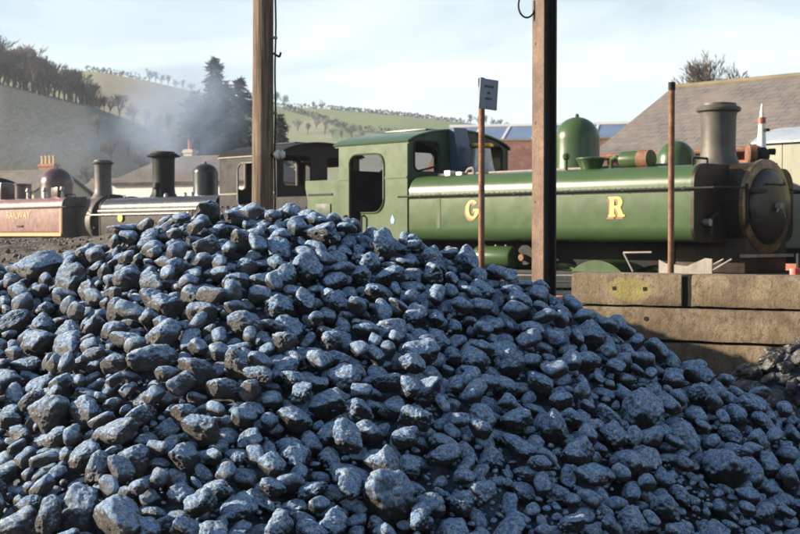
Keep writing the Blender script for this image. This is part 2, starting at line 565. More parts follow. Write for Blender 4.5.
RIDGE_NEAR = [(-400, 75), (-150, 68), (0, 84), (90, 106), (150, 128), (200, 148), (280, 175), (420, 215), (500, 236)]
RIDGE_FAR = [(-700, 70), (-200, 60), (0, 61), (60, 71), (100, 74), (150, 83), (190, 92), (250, 101), (280, 108), (330, 110), (400, 116), (470, 125), (520, 133), (620, 141), (800, 150), (1100, 165), (1700, 190)]


def hill_point(ridge, d0, d1, wob, px, t):
    """surface point of a hill on the bearing of px, t = 0 at its foot and 1 on its crest"""
    d = d0 + (d1 - d0) * t
    py = float(lerp_table(ridge, px))
    hz = (236 - py) / FPX * d1 + EYE
    s = t * t * (3 - 2 * t) if t <= 1 else 1 - (t - 1) * 0.8
    s = 0.35 * min(t, 1) + 0.65 * s if t <= 1 else s
    x = (px - 400) / FPX * d
    z = -0.3 + (hz + 0.3) * s + wob * mnoise.noise(Vector((x * 0.012, d * 0.012, 3.1))) * min(t, 1) * (1 - min(t, 1)) * 4
    return Vector((x, d, z))


def hill(name, ridge, d0, d1, px0, px1, nx, nt, wob, classify, mats):
    vs_, fs, mi = [], [], []
    for j in range(nt + 1):
        t = 1.45 * j / nt
        for i in range(nx + 1):
            px = px0 + (px1 - px0) * i / nx
            vs_.append(hill_point(ridge, d0, d1, wob, px, t))
    for j in range(nt):
        for i in range(nx):
            a = j * (nx + 1) + i
            fs.append((a, a + 1, a + nx + 2, a + nx + 1))
            mi.append(classify(px0 + (px1 - px0) * (i + 0.5) / nx, 1.45 * (j + 0.5) / nt))
    mb = MB()
    mb.v, mb.f, mb.mi = vs_, fs, mi
    o = mb.build(name, mats, angle=80)
    tag(o, kind='structure')
    return o


def far_class(px, t):
    # 0 pasture 1 bright field 2 stubble 3 rough 4 pale
    if px < 140:
        if t > 0.92:
            return 1
        return 2 if px > 92 and t > 0.55 else 0
    if px < 265:
        return 3 if t > 0.9 else (2 if t > 0.55 else 4)
    cut = 0.74 + 0.10 * math.sin(px * 0.02)
    if t > 0.965:
        return 3
    if t > cut:
        return 0 if px < 460 else 3
    if t > cut - 0.2:
        return 0 if 330 < px < 470 else 4
    return 4 if px < 350 else 3


FAR = (RIDGE_FAR, 260, 620)
NEAR = (RIDGE_NEAR, 120, 230)
hill('far_hill', *FAR, -260, 1150, 200, 46, 3.0, far_class, [M['pasture'], M['bright_field'], M['stubble'], M['rough_grass'], M['pale_field']])
hill('near_hill', *NEAR, -400, 500, 90, 30, 2.0, lambda px, t: 0, [M['rough_grass']])


# ------------------------------------------------------------------ vegetation
def branch_mesh(seed, height, spread, levels=6, lean=0.0, rmin=0.022):
    """leafless tree: tapering limbs that fork into a haze of upright twigs"""
    rs = random.Random(seed)
    trunk, twigs = MB(), MB()

    def limb(tgt, p, q, r, r2, seg):
        d = (q - p).normalized()
        u = d.orthogonal().normalized()
        w = d.cross(u)
        o = len(tgt.v)
        for c, rad in ((p, r), (q, r2)):
            for k_ in range(seg):
                a = 2 * math.pi * k_ / seg
                tgt.v.append(tuple(c + (u * math.cos(a) + w * math.sin(a)) * rad))
        for k_ in range(seg):
            tgt.f.append((o + k_, o + (k_ + 1) % seg, o + seg + (k_ + 1) % seg, o + seg + k_))
            tgt.mi.append(0)

    def grow(p, d, ln, r, lev):
        q = p + d * ln
        r2 = max(r * 0.66, rmin * 0.8)
        limb(trunk if lev < 2 else twigs, p, q, max(r, rmin), r2, 6 if lev < 2 else 3)
        if lev >= levels:
            return
        kk = 7 if lev == 0 else 4 if lev == levels - 1 else 3
        for i in range(kk):
            a = rs.uniform(0, 6.28)
            sp = rs.uniform(0.3, 1.0) * spread
            nd = (d + Vector((math.cos(a), math.sin(a), 0)) * sp + Vector((0, 0, 0.12))).normalized()
            st = q if i == 0 else p + d * ln * rs.uniform(0.3, 1.0)
            grow(st, nd, ln * rs.uniform(0.62, 0.84), r2 * rs.uniform(0.6, 0.9), lev + 1)

    grow(Vector((0, 0, -0.4)), Vector((lean, 0, 1)).normalized(), height * 0.2, height * 0.02, 0)
    for m_ in (trunk, twigs):
        top = max(v[2] for v in twigs.v)
    f = height / top
    for m_ in (trunk, twigs):
        m_.v = [(x * f, y_ * f, z_ * f) for x, y_, z_ in m_.v]
    return trunk.mesh('trunk', M['bark'], False), twigs.mesh('crown', M['twig'], False)


BARE = [branch_mesh(s, 8.0, sp, 5, ln, 0.02) for s, sp, ln in ((3, 0.6, 0.05), (8, 0.75, -0.04), (21, 0.5, 0.0), (34, 0.85, 0.08))]


def bare_tree(i, loc, h, label, group, name='bare_tree'):
    t = thing(name, label, 'tree', loc, random.uniform(0, 6.28), group)
    s = h / 8.0
    t.scale = (s * random.uniform(0.9, 1.15), s * random.uniform(0.9, 1.15), s)
    link('trunk', BARE[i % 4][0], t)
    link('crown', BARE[i % 4][1], t)
    return t


k = 0
for px in list(np.linspace(-45, 108, 36)) + list(np.linspace(-40, 100, 24)):
    px = px + random.uniform(-2.5, 2.5)
    p = hill_point(*NEAR, 2.0, px, random.uniform(0.88, 1.05))
    hpx = float(np.interp(px, [-45, 0, 60, 108], [52, 48, 40, 22])) * random.uniform(0.6, 1.15)
    bare_tree(k, p, hpx / FPX * p.y, 'leafless tree in the row along the crest of the wooded hill', 'trees along the hill crest')
    k += 1
for px, t, hpx in [(120, .9, 24), (134, .85, 22), (146, .8, 26), (158, .8, 24), (170, .85, 26), (178, .7, 30), (98, .6, 26), (112, .5, 30), (128, .55, 28), (142, .45, 32), (156, .5, 30), (168, .4, 34), (186, .5, 34), (88, .35, 24), (105, .3, 28), (150, .25, 34), (122, .2, 30), (262, .3, 40), (278, .35, 34), (292, .3, 30), (20, .3, 22), (48, .25, 24), (70, .2, 26), (5, .2, 26), (34, .12, 24)]:
    p = hill_point(*NEAR, 2.0, px, t)
    bare_tree(k, p, hpx / FPX * p.y, 'leafless tree in the smoky woodland below the wooded crest', 'trees in the smoky woodland')
    k += 1
for px, hpx in [(104, 5), (112, 5), (150, 13), (156, 11), (162, 10), (169, 11), (176, 9), (184, 9), (192, 8), (314, 7), (322, 9), (470, 9), (478, 10), (486, 11), (493, 10), (500, 9), (507, 8), (590, 8), (597, 8), (605, 8), (284, 12), (276, 14), (270, 15)]:
    p = hill_point(*FAR, 3.0, px, 0.985)
    bare_tree(k, p, hpx / FPX * p.y * 1.15, 'small tree on the skyline of the far field hill', 'trees on the far skyline')
    k += 1
for px, t in [(288, .62), (298, .64), (308, .62), (316, .66), (325, .62), (333, .60), (342, .58), (352, .6), (362, .57), (375, .55), (388, .55), (402, .53), (418, .5)]:
    p = hill_point(*FAR, 3.0, px, t)
    bare_tree(k, p, random.uniform(9, 17) / FPX * p.y, 'leafless tree in the copse between the far fields', 'trees between the far fields')
    k += 1


def hedge(pts, h, w, label):
    """clipped hedge following the hill: many leaf-sized faces along a line"""
    mb = MB()
    rs = random.Random(int(pts[0].x * 10))
    for a, b in zip(pts[:-1], pts[1:]):
        ln = (b - a).length
        for i in range(int(ln * 7)):
            c = a.lerp(b, rs.random()) + Vector((rs.uniform(-w, w), rs.uniform(-w, w), rs.uniform(0.0, h)))
            s = rs.uniform(0.25, 0.7)
            d1 = Vector((rs.uniform(-1, 1), rs.uniform(-1, 1), rs.uniform(-1, 1))).normalized() * s
            d2 = Vector((rs.uniform(-1, 1), rs.uniform(-1, 1), rs.uniform(-1, 1))).normalized() * s
            mb.add([c - d1, c + d2, c + d1, c - d2], [(0, 1, 2, 3)])
    tag(mb.build('field_hedge', M['ivy'], smooth=False), label, 'hedge', 'field hedges on the far hill')


def hline(a, b, n=14):
    out = []
    for i in range(n + 1):
        s = i / n
        out.append(hill_point(*FAR, 3.0, a[0] + (b[0] - a[0]) * s, a[1] + (b[1] - a[1]) * s))
    return out


hedge(hline((88, 0.995), (150, 0.995)), 2.0, 0.8, 'dark hedge along the top of the bright green hill field')
hedge(hline((86, 0.92), (142, 0.92)), 2.6, 0.9, 'dark hedge between the green field and the straw-coloured field')
hedge(hline((272, 0.985), (470, 0.985), 30), 2.0, 0.9, 'long hedge on the skyline of the far hill')
hedge(hline((330, 0.90), (462, 0.84), 20), 1.6, 0.8, 'hedge across the upper green field of the far hill')
hedge(hline((285, 0.83), (345, 0.66), 20), 2.4, 1.0, 'hedge slanting down the pale field of the far hill')
hedge(hline((345, 0.66), (470, 0.6), 20), 2.4, 1.0, 'hedge along the foot of the upper far fields')


def conifer_mesh(seed, h, r):
    rs = random.Random(seed)
    tr, cr_ = MB(), MB()
    tr.cyl((0, 0, -0.5), (0, 0, h * 0.97), h * 0.02, 0.02, 6)
    for _ in range(800):
        f = rs.random() ** 1.25
        z = h * (0.05 + 0.93 * f)
        clump = 0.75 + 0.45 * mnoise.noise(Vector((seed * 3.3, f * 6.0, 0.5)))
        a = rs.uniform(0, 6.28)
        lobe = 0.8 + 0.35 * mnoise.noise(Vector((math.cos(a) * 1.5 + seed, math.sin(a) * 1.5, f * 5)))
        rad = (r * (1 - f) ** 0.62 * clump * lobe * 1.25 + 0.2) * rs.uniform(0.55, 1.05)
        d = Vector((math.cos(a), math.sin(a), rs.uniform(-0.4, 0.35)))
        nseg = max(5, int(rad * 9))
        for s_ in range(nseg):
            t_ = (s_ + rs.random()) / nseg
            q = Vector((0, 0, z)) + d * rad * (0.15 + 0.85 * t_) + Vector((0, 0, -0.25 * rad * t_ * t_))
            sz = rs.uniform(0.14, 0.32) * (h / 14)
            e1 = (d + Vector((rs.uniform(-.9, .9), rs.uniform(-.9, .9), rs.uniform(-.7, .5)))).normalized() * sz * 1.5
            e2 = Vector((-d.y + rs.uniform(-.5, .5), d.x, rs.uniform(-.8, .8))).normalized() * sz
            cr_.add([q - e1 * 0.3 - e2 * 0.5, q + e1, q - e1 * 0.3 + e2 * 0.5], [(0, 1, 2)])
    return tr.mesh('trunk', M['bark'], False), cr_.mesh('crown', M['conifer'], False)


for px, ytop, ybase, Y, rr, seed, lab in [
        (216, 55, 200, 112, 6.0, 1, 'tallest dark conifer rising behind the slate-roofed house'),
        (196, 88, 200, 108, 5.2, 2, 'lower dark conifer on the smoky side of the tallest conifer'),
        (240, 76, 200, 118, 5.8, 3, 'dark conifer between the tallest conifer and the wooden pole'),
        (228, 84, 200, 121, 5.2, 5, 'dark conifer filling the gap behind the tallest conifer'),
        (281, 112, 200, 110, 2.8, 4, 'low conifer with drooping boughs just past the wooden pole')]:
    p = pix(px, 236, Y)
    hgt = (236 - ytop) / FPX * Y + EYE
    t = thing('conifer_tree', lab, 'tree', (p.x, Y, 0), 0, 'conifers behind the house')
    a, b = conifer_mesh(seed, hgt, rr)
    link('trunk', a, t)
    link('crown', b, t)

# fan-shaped bare tree behind the slate roof
a, b = branch_mesh(55, 4.5, 0.62, 7, 0.0, 0.0045)
for v in list(a.vertices) + list(b.vertices):
    v.co = (v.co.x * 1.25, v.co.y * 1.25, v.co.z + 5.9)
b.materials[0] = M['bark']
t = thing('bare_tree', 'leafless fan-shaped tree rising behind the big slate roof', 'tree', (0.2385 * 62, 62, 0))
link('trunk', a, t)
link('crown', b, t)
MB().lathe([(0.26, -0.3), (0.2, 1.5), (0.12, 5.9)], seg=8).build('bole', M['bark'], t)


# ------------------------------------------------------------------ buildings
def D45(o, s, n):
    """point from o, s metres along the rails towards the viewer's right, n metres away from them"""
    return Vector((o[0] + 0.7071 * (s + n), o[1] + 0.7071 * (-s + n), 0))


def gable_building(name, label, corner, rz, length, depth, eave, ridge, wall_mat, roof_mat, over=0.25, extras=None, hip=0.0):
    """corner = near left corner; local x along the front, y away"""
    t = thing(name, label, 'building', (corner[0], corner[1], 0), rz)
    MB().box((0, 0, -0.2), (length, depth, eave)).build('wall', wall_mat, t, False)
    g = MB()
    if hip <= 0:
        for x0 in (0.0, length - 0.2):
            g.add([(x0, 0, eave), (x0, depth, eave), (x0, depth / 2, ridge - 0.08), (x0 + 0.2, 0, eave), (x0 + 0.2, depth, eave), (x0 + 0.2, depth / 2, ridge - 0.08)],
                  [(0, 1, 2), (3, 5, 4), (0, 2, 5, 3), (1, 4, 5, 2)])
        g.build('gable', wall_mat, t, False)
    th = 0.14
    slope = (ridge - eave) / (depth / 2)
    for side in (0, 1):
        y_e = -over if side == 0 else depth + over
        z_e = eave - over * slope + 0.05
        ln = length + 2 * over
        L = math.hypot(depth / 2 + over, ridge + 0.05 - z_e)
        rf = MB()
        h = hip
        rf.add([(-over, 0, 0), (length + over, 0, 0), (length + over - h, L, 0), (-over + h, L, 0),
                (-over, 0, -th), (length + over, 0, -th), (length + over - h, L, -th), (-over + h, L, -th)],
               [(0, 1, 2, 3), (7, 6, 5, 4), (0, 4, 5, 1), (1, 5, 6, 2), (2, 6, 7, 3), (3, 7, 4, 0)])
        o = rf.build('roof', roof_mat, t, False)
        ang = math.atan2(ridge + 0.05 - z_e, depth / 2 + over)
        if side == 0:
            o.location = (0, y_e, z_e)
            o.rotation_euler = (ang, 0, 0)
        else:
            o.location = (length, y_e, z_e)
            o.rotation_euler = (ang, 0, math.pi)
    if hip > 0:
        L = hip
        z_e = eave - over * slope + 0.05
        for x_e, rzz in ((-over, -math.pi / 2), (length + over, math.pi / 2)):
            hh = MB()
            ang = math.atan2(ridge + 0.05 - z_e, hip)
            LL = math.hypot(hip, ridge + 0.05 - z_e)
            w = depth / 2 + over
            hh.add([(-w, 0, 0), (w, 0, 0), (0, LL, 0), (-w, 0, -th), (w, 0, -th), (0, LL, -th)], [(0, 1, 2), (5, 4, 3), (0, 3, 4, 1), (1, 4, 5, 2), (2, 5, 3, 0)])
            o = hh.build('roof_hip', roof_mat, t, False)
            o.location = (x_e, depth / 2, z_e)
            o.rotation_euler = (ang, 0, rzz)
    rc = MB()
    rc.cyl((-over + hip, depth / 2, ridge + 0.05), (length + over - hip, depth / 2, ridge + 0.05), 0.075, 0.075, 8)
    rc.build('ridge_cap', M['cap'], t)
    return t


M['cap'] = mat_rough('lichened_ridge_tiles', [(0.3, (0.12, 0.10, 0.07)), (0.7, (0.22, 0.18, 0.11))], 1.5, 0.9, 0.3, 0.02)
P45 = -math.pi / 4

# big slate building behind the engine
slate_b = gable_building('slate_roof_building', 'long brick building with a broad grey slate roof behind the green engine', (4.75, 30.0), P45, 26, 6.2, 3.55, 5.22, M['brick'], M['slate'], 0.3)
for x in np.arange(0.2, 13, 0.34):
    MB().box((x, -0.13, 3.22), (x + 0.17, 0.0, 3.40), 0.01).build('dentil', M['brick'], slate_b, False)
MB().box((-0.05, -0.15, 3.10), (26, -0.003, 3.19), 0.01).build('string_course', M['brick'], slate_b, False)
MB().cyl((-0.2, -0.36, 3.40), (26, -0.36, 3.40), 0.06, 0.06, 8).build('gutter', M['rust'], slate_b)
for x in (7.4, 10.6):
    MB().box((x, -0.06, 1.1), (x + 2.3, -0.004, 3.0), 0.01).build('rendered_panel', M['render'], slate_b, False)

# brick shed with red-brown roof
gable_building('red_roof_shed', 'low shed with a red-brown roof between the valve bonnet and the slate building', (0.8, 47.5), P45 * 0.35, 10.5, 7, 3.0, 5.2, M['brick'], M['redroof'], 0.25)

# glazed workshop roof further back
gl = thing('glazed_workshop', 'distant workshop with a blue glazed roof behind the red-roofed shed', 'building', (1.8, 66, 0), R(-14))
MB().box((0, 0, -0.2), (17, 9, 5.6)).build('wall', M['brick'], gl, False)
ang = math.atan2(1.6, 4.5)
for i in range(11):
    x = i * 1.55
    o = MB().box((x + 0.07, 0, 0), (x + 1.48, 4.6, 0.06)).build('roof_pane', M['glazing'], gl, False)
    o.location = (0, -0.3, 5.75)
    o.rotation_euler = (ang, 0, 0)
for i in range(12):
    x = i * 1.55
    o = MB().box((x - 0.07, 0, 0), (x + 0.066, 4.62, 0.10)).build('glazing_bar', M['frame_white'], gl, False)
    o.location = (0, -0.3, 5.75)
    o.rotation_euler = (ang, 0, 0)
o = MB().box((-0.1, 0, -0.08), (17.2, 4.9, -0.003)).build('roof_deck', M['slate'], gl, False)
o.location = (17.1, 9.1, 5.75)
o.rotation_euler = (ang, 0, math.pi)
MB().cyl((-0.2, 4.4, 7.42), (17.3, 4.4, 7.42), 0.14, 0.14, 8).build('ridge_cap', M['frame_white'], gl)


def chimney_stack(parent, x, y, z0, z1, w, d, npots, pmat, smat):
    c = MB().box((x - w / 2, y - d / 2, z0), (x + w / 2, y + d / 2, z1), 0.02).box((x - w / 2 - 0.06, y - d / 2 - 0.06, z1 - 0.2), (x + w / 2 + 0.06, y + d / 2 + 0.06, z1 - 0.05)).build('chimney_stack', smat, parent, False)
    for i in range(npots):
        px_ = x + (i - (npots - 1) / 2) * (w / max(npots, 1))
        MB().lathe([(0.13, z1), (0.11, z1 + 0.4), (0.14, z1 + 0.44), (0.14, z1 + 0.55), (0.1, z1 + 0.55)], (px_, y, 0), seg=12).build('chimney_pot', pmat, c)
    return c


# white house, left, with slate roof
c = pix(113, 236, 70)
hs = gable_building('white_house', 'white rendered house with a hipped slate roof below the conifers', (c.x, 70), R(-24), 9.0, 6.0, 4.50, 5.85, M['render'], M['slate'], 0.25, hip=1.4)
chimney_stack(hs, 2.75, 3.3, 5.2, 6.35, 0.55, 0.5, 1, M['redpot'], M['cream'])
for x in (1.2, 3.6, 6.2):
    w = MB().box((x, -0.05, 1.9), (x + 1.0, -0.004, 3.3)).build('window', M['white'], hs, False)
    MB().box((x + 0.08, -0.06, 1.98), (x + 0.92, -0.053, 3.22)).build('pane', M['window'], w, False)

c = pix(-30, 236, 88)
h2 = gable_building('terrace_house', 'grey roofed house with a stack of four yellow chimney pots', (c.x, 88), R(-24), 5.4, 6, 4.6, 6.0, M['cream'], M['slate'], 0.2)
chimney_stack(h2, 3.8, 3.5, 5.6, 6.55, 1.3, 0.5, 4, M['pot'], M['brick'])
c = pix(72, 236, 92)
h3 = gable_building('terrace_house', 'small grey roofed house with two yellow chimney pots beside the maroon engine', (c.x, 92), R(-24), 4.0, 5, 4.3, 5.6, M['cream'], M['slate'], 0.2)
chimney_stack(h3, 0.8, 3.0, 5.2, 6.2, 0.7, 0.5, 2, M['pot'], M['cream'])


# ------------------------------------------------------------------ rails
def track(n_off, label):
    """one running line; n_off = metres behind the green engine's centre line"""
    base = (4.74, 18.02)
    t = thing('railway_track', label, 'track', D45(base, 0, n_off), P45)
    for y in (-0.75, 0.75):
        MB().extrude([(y - 0.07, -0.14), (y + 0.07, -0.14), (y + 0.07, -0.12), (y + 0.012, -0.10), (y + 0.012, -0.04), (y + 0.036, -0.03), (y + 0.036, 0.0), (y - 0.036, 0.0), (y - 0.036, -0.03), (y - 0.012, -0.04), (y - 0.012, -0.10), (y - 0.07, -0.12)],
                     lambda u, v, d: (d, u, v), -45, 12).build('rail', M['rust'], t)
    me = MB().box((-0.125, -1.3, -0.24), (0.125, 1.3, -0.15), 0.015).mesh('sleeper', M['timber'], False)
    for i in range(72):
        s = link('sleeper', me, t)
        s.location = (-44 + i * 0.76, 0, 0)


N2, N3 = 3.40, 6.58
track(0.0, 'railway line under the green engine')
track(N2, 'railway line under the black engine and the grey van')
track(N3, 'railway line under the maroon engine')


# ================================================================== ENGINES
def letter_loops(ch):
    if ch == 'R':
        outer = [(0, 0), (.42, 0), (.42, .1), (.34, .1), (.34, .42), (.44, .42), (.62, .1), (.56, .1), (.56, 0), (.98, 0), (.98, .1), (.9, .1), (.72, .46)] + arc(.55, .72, .29, -55, 90, 10, .28) + [(0, 1.0), (0, .9), (.09, .9), (.09, .1), (0, .1)]
        hole = [(.34, .54), (.5, .54), (.57, .6), (.6, .715), (.57, .83), (.5, .89), (.34, .89)]
        return [outer, hole]
    if ch == 'G':
        out = arc(.48, .5, .48, 42, 360, 22, .52)
        out += [(.96, .52), (.55, .52), (.55, .40), (.70, .40)]
        out += list(reversed(arc(.48, .5, .25, 48, 335, 16, .40)))
        return [out]
    # W
    return [[(.22, 0), (.40, 0), (.56, .48), (.72, 0), (.90, 0), (1.10, .9), (1.16, .9), (1.16, 1.0), (.86, 1.0), (.86, .9), (.94, .9), (.80, .36), (.66, .80), (.48, .80), (.33, .36), (.19, .9), (.27, .9), (.27, 1.0), (-.04, 1.0), (-.04, .9), (.03, .9)]]


def engine(name, label, loc, rz, P):
    """pannier tank engine: local x forward, front of the tanks at x = 0"""
    root = thing(name, label, 'locomotive', loc, rz)
    body, front = P['body'], P['front']
    TL, TB, TT = P['tank_len'], P['tank_bot'], P['tank_top']
    CL, EV, RISE = P['cab_len'], P['eave'], P['rise']
    BL, BT = P['bunker_len'], P['bunker_top']
    HW = P.get('hw', 1.30)              # half width over the tanks
    CW = HW - 0.06
    BZ = TB + 0.48                      # boiler axis height
    BR = TT + 0.04 - BZ                 # boiler radius
    RP = 1.10                           # running plate height
    SB = P['smokebox_fwd']
    cab0, cab1 = -TL - 0.10, -TL - 0.10 - CL
    yz = lambda u, v, d: (d, u, v)
    # --- tanks
    for s in (-1, 1):
        ro, rb = 0.27, 0.20
        sec = [(s * 0.5, TB), (s * (HW - rb), TB)] + [(s * (HW - rb + rb * math.cos(a)), TB + rb + rb * math.sin(a)) for a in np.linspace(-1.4, 0, 7)]
        sec += [(s * (HW - ro + ro * math.cos(a)), TT - ro + ro * math.sin(a)) for a in np.linspace(0.0, 1.5, 9)]
        sec += [(s * 0.42, TT), (s * 0.5, BZ + BR * 0.6)]
        tk = MB().extrude(sec, yz, -TL, -0.02).build('water_tank', body, root, angle=25)
        # end plate, slightly proud
        end = [(s * (abs(y) + (0.012 if abs(y) > 0.55 else 0)), z + (0.012 if z > BZ else -0.006)) for y, z in sec]
        MB().extrude(end, yz, -0.017, 0.03).build('tank_front_plate', front, root, angle=25)
        # strap bands and rivets
        rv = MB()
        for x in np.arange(-TL + 0.08, -0.05, 0.10):
            rv.lathe([(0.009, 0), (0.007, s * 0.006)], (x, s * (HW + 0.001), TT - 0.30), 'y', 6)
        tag(rv.build('rivet_line', body, tk), kind='stuff')
        for x in P.get('seams', ()):
            MB().box((x - 0.035, s * HW - 0.006, TB + 0.20), (x + 0.035, s * HW + 0.006, TT - 0.28)).build('seam_strap', body, tk, False)
        if s in P.get('lining', ()):
            for za, zb in ((TB + 0.03, TB + 0.13),):
                MB().box((-TL + 0.05, s * (HW - 0.02), za), (-0.05, s * (HW + 0.012), zb)).build('lining_band', M['orange'], tk, False)
            MB().box((-0.12, s * (HW - 0.02), TB + 0.133), (-0.05, s * (HW + 0.011), TT - 0.3)).build('lining_band', M['orange'], tk, False)
        # handrail
        hz = TT - P['rail_drop']
        ln = -TL - (CL * 0.12 if P.get('rail_to_cab', True) else 0)
        MB().cyl((ln, s * (HW + 0.055), hz), (0.36, s * (HW + 0.055), hz), 0.016, 0.016, 8).build('handrail', P['rail_mat'], root)
        kb = MB()
        for x in np.linspace(-TL + 0.3, -0.1, 6):
            kb.cyl((x, s * (HW - 0.01), hz), (x, s * (HW + 0.07), hz), 0.02, 0.02, 8)
        kb.build('handrail_knob', P['rail_mat'], root)
        # top handle on tank end
        MB().tube([(-0.12, s * (HW - 0.20), TT - 0.02), (-0.12, s * (HW - 0.20), TT + 0.09), (-0.12, s * (HW - 0.55), TT + 0.09), (-0.12, s * (HW - 0.55), TT - 0.02)], 0.016).build('lifting_handle', M['black'], root)
    MB().tube([(0.36, -HW - 0.055, TT - P['rail_drop']), (0.36, -0.75, TT - P['rail_drop'] + 0.01), (0.36, -0.62, TT - P['rail_drop'] + 0.02)], 0.016).tube([(0.36, HW + 0.055, TT - P['rail_drop']), (0.36, 0.75, TT - P['rail_drop'] + 0.01), (0.36, 0.62, TT - P['rail_drop'] + 0.02)], 0.016).build('front_handrail', P['rail_mat'], root)
    # --- boiler and smokebox
    MB().lathe([(BR, -TL - 0.1), (BR, -0.75)], (0, 0, BZ), 'x', 40).build('boiler', body, root)
    MB().box((-TL, -0.52, TT - 0.16), (-0.72, 0.52, TT - 0.02)).build('tank_top_plate', body, root, False)
    sm = MB().lathe([(BR + 0.02, -0.74), (BR + 0.02, SB)], (0, 0, BZ), 'x', 44).build('smokebox', front, root)
    MB().lathe([(BR + 0.03, SB - 0.05), (BR + 0.055, SB - 0.03), (BR + 0.055, SB + 0.03), (BR + 0.03, SB + 0.045), (BR - 0.07, SB + 0.045), (BR - 0.07, SB + 0.01)], (0, 0, BZ), 'x', 44, False).build('smokebox_ring', P.get('ring', front), sm)
    dr = BR - 0.075
    prof = [(dr, SB + 0.012), (dr, SB + 0.05)] + [(dr * math.cos(a), SB + 0.05 + 0.13 * math.sin(a)) for a in np.linspace(0.12, 1.45, 7)] + [(0.01, SB + 0.18)]
    door = MB().lathe(prof, (0, 0, BZ), 'x', 44).build('smokebox_door', P['door'], root)
    for z in (-0.2, 0.2):
        MB().box((SB + 0.09, -dr - 0.06, BZ + z - 0.03), (SB + 0.155, 0.12, BZ + z + 0.03), 0.01).build('hinge_strap', M['black'], door)
    MB().cyl((SB + 0.05, -dr - 0.05, BZ - 0.3), (SB + 0.05, -dr - 0.05, BZ + 0.3), 0.025, 0.025, 8).build('hinge_pin', M['black'], door)
    MB().lathe([(0.055, SB + 0.16), (0.05, SB + 0.25), (0.02, SB + 0.27)], (0, 0, BZ), 'x', 12).build('door_boss', M['dullsteel'], door)
    MB().cyl((SB + 0.25, 0, BZ), (SB + 0.27, 0.06, BZ - 0.15), 0.017, 0.012, 8).build('door_handle', M['dullsteel'], door)
    MB().cyl((SB + 0.22, 0, BZ), (SB + 0.24, -0.12, BZ - 0.08), 0.017, 0.012, 8).build('door_handle', M['dullsteel'], door)
    MB().tube([(SB + 0.02, dr * 0.85, BZ + dr * 0.75), (SB + 0.16, 0.25, BZ + 0.30), (SB + 0.16, -0.25, BZ + 0.30)], 0.013).build('door_rail', M['black'], door)
    MB().box((-TL, -0.58, RP + 0.003), (-0.77, 0.58, TB + 0.25), 0.03).build('firebox_casing', M['black'], root)
    # saddle under the smokebox
    MB().box((-0.75, -0.55, RP), (SB + 0.02, 0.55, BZ - BR * 0.72), 0.02).build('smokebox_saddle', front, root)
    MB().box((SB - 0.02, -0.62, BZ - BR - 0.10), (SB + 0.10, 0.62, BZ - BR - 0.055), 0.008).build('saddle_lip', M['dullsteel'], root)
    # --- chimney
    cx, ct, crad = P['chimney']
    z0 = BZ + math.sqrt(max(BR ** 2 - 0.1, 0.01)) - 0.06
    H = ct - TT
    pr = [(crad * 1.55, z0), (crad * 1.22, TT + 0.06), (crad * 1.03, TT + 0.15), (crad * 0.97, TT + 0.3), (crad * 1.0, ct - 0.20), (crad * 1.06, ct - 0.13), (crad * 1.24, ct - 0.105), (crad * 1.27, ct - 0.075), (crad * 1.2, ct - 0.05), (crad * 1.02, ct - 0.035), (crad * 0.98, ct), (crad * 0.78, ct), (crad * 0.75, ct - 0.35)]
    ch = MB().lathe(pr, (cx, 0, 0), 'z', 40, False).lathe([(crad * 0.8, ct - 0.34), (crad * 0.8, ct - 0.33)], (cx, 0, 0), 'z', 24).build('chimney', P['chim_mat'], root, angle=30)
    if P.get('wide_lip'):
        MB().lathe([(crad * 1.0, ct - 0.15), (crad * 1.48, ct - 0.13), (crad * 1.5, ct - 0.10), (crad * 1.0, ct - 0.085)], (cx, 0, 0), 'z', 40, False).build('chimney_cap', M['black'], ch)
    # --- dome
    dx, dtop, drad = P['dome']
    zb = BZ + BR - 0.12
    zc = dtop - drad * P.get('dome_flat', 1.0)
    pr = [(drad * 1.22, zb), (drad * 1.04, zb + 0.10), (drad, zb + 0.16), (drad, zc)] + [(drad * math.cos(a), zc + (dtop - zc) * math.sin(a)) for a in np.linspace(0.1, 1.53, 10)]
    dm = MB().lathe(pr, (dx, 0, 0), 'z', 40).build('steam_dome', P['dome_mat'], root)
    MB().lathe([(0.03, dtop - 0.01), (0.03, dtop + 0.03), (0.015, dtop + 0.05)], (dx, 0, 0), 'z', 8).build('dome_bolt', P['dome_mat'], dm)
    # --- safety valve bonnet
    if P.get('bonnet') is not None:
        bx, bt = P['bonnet']
        zb2 = TT
        hb = bt - zb2
        sv = MB().lathe([(0.30, zb2 - 0.05), (0.245, zb2 + 0.05), (0.205, zb2 + hb * 0.3), (0.175, zb2 + hb * 0.6), (0.155, bt - 0.10), (0.15, bt - 0.06)], (bx, 0, 0), 'z', 32).build('safety_valve_bonnet', P['bonnet_mat'], root)
        MB().lathe([(0.155, bt - 0.07), (0.20, bt - 0.04), (0.205, bt), (0.17, bt + 0.01), (0.13, bt - 0.02)], (bx, 0, 0), 'z', 32).build('bonnet_rim', M['brass'], sv)
        MB().lathe([(0.05, bt - 0.1), (0.05, bt + 0.09), (0.03, bt + 0.1)], (bx, 0, 0), 'z', 12).build('valve', M['brass'], sv)
    # --- cab
    door0, door1 = cab0 - CL * 0.33, cab0 - CL * 0.84
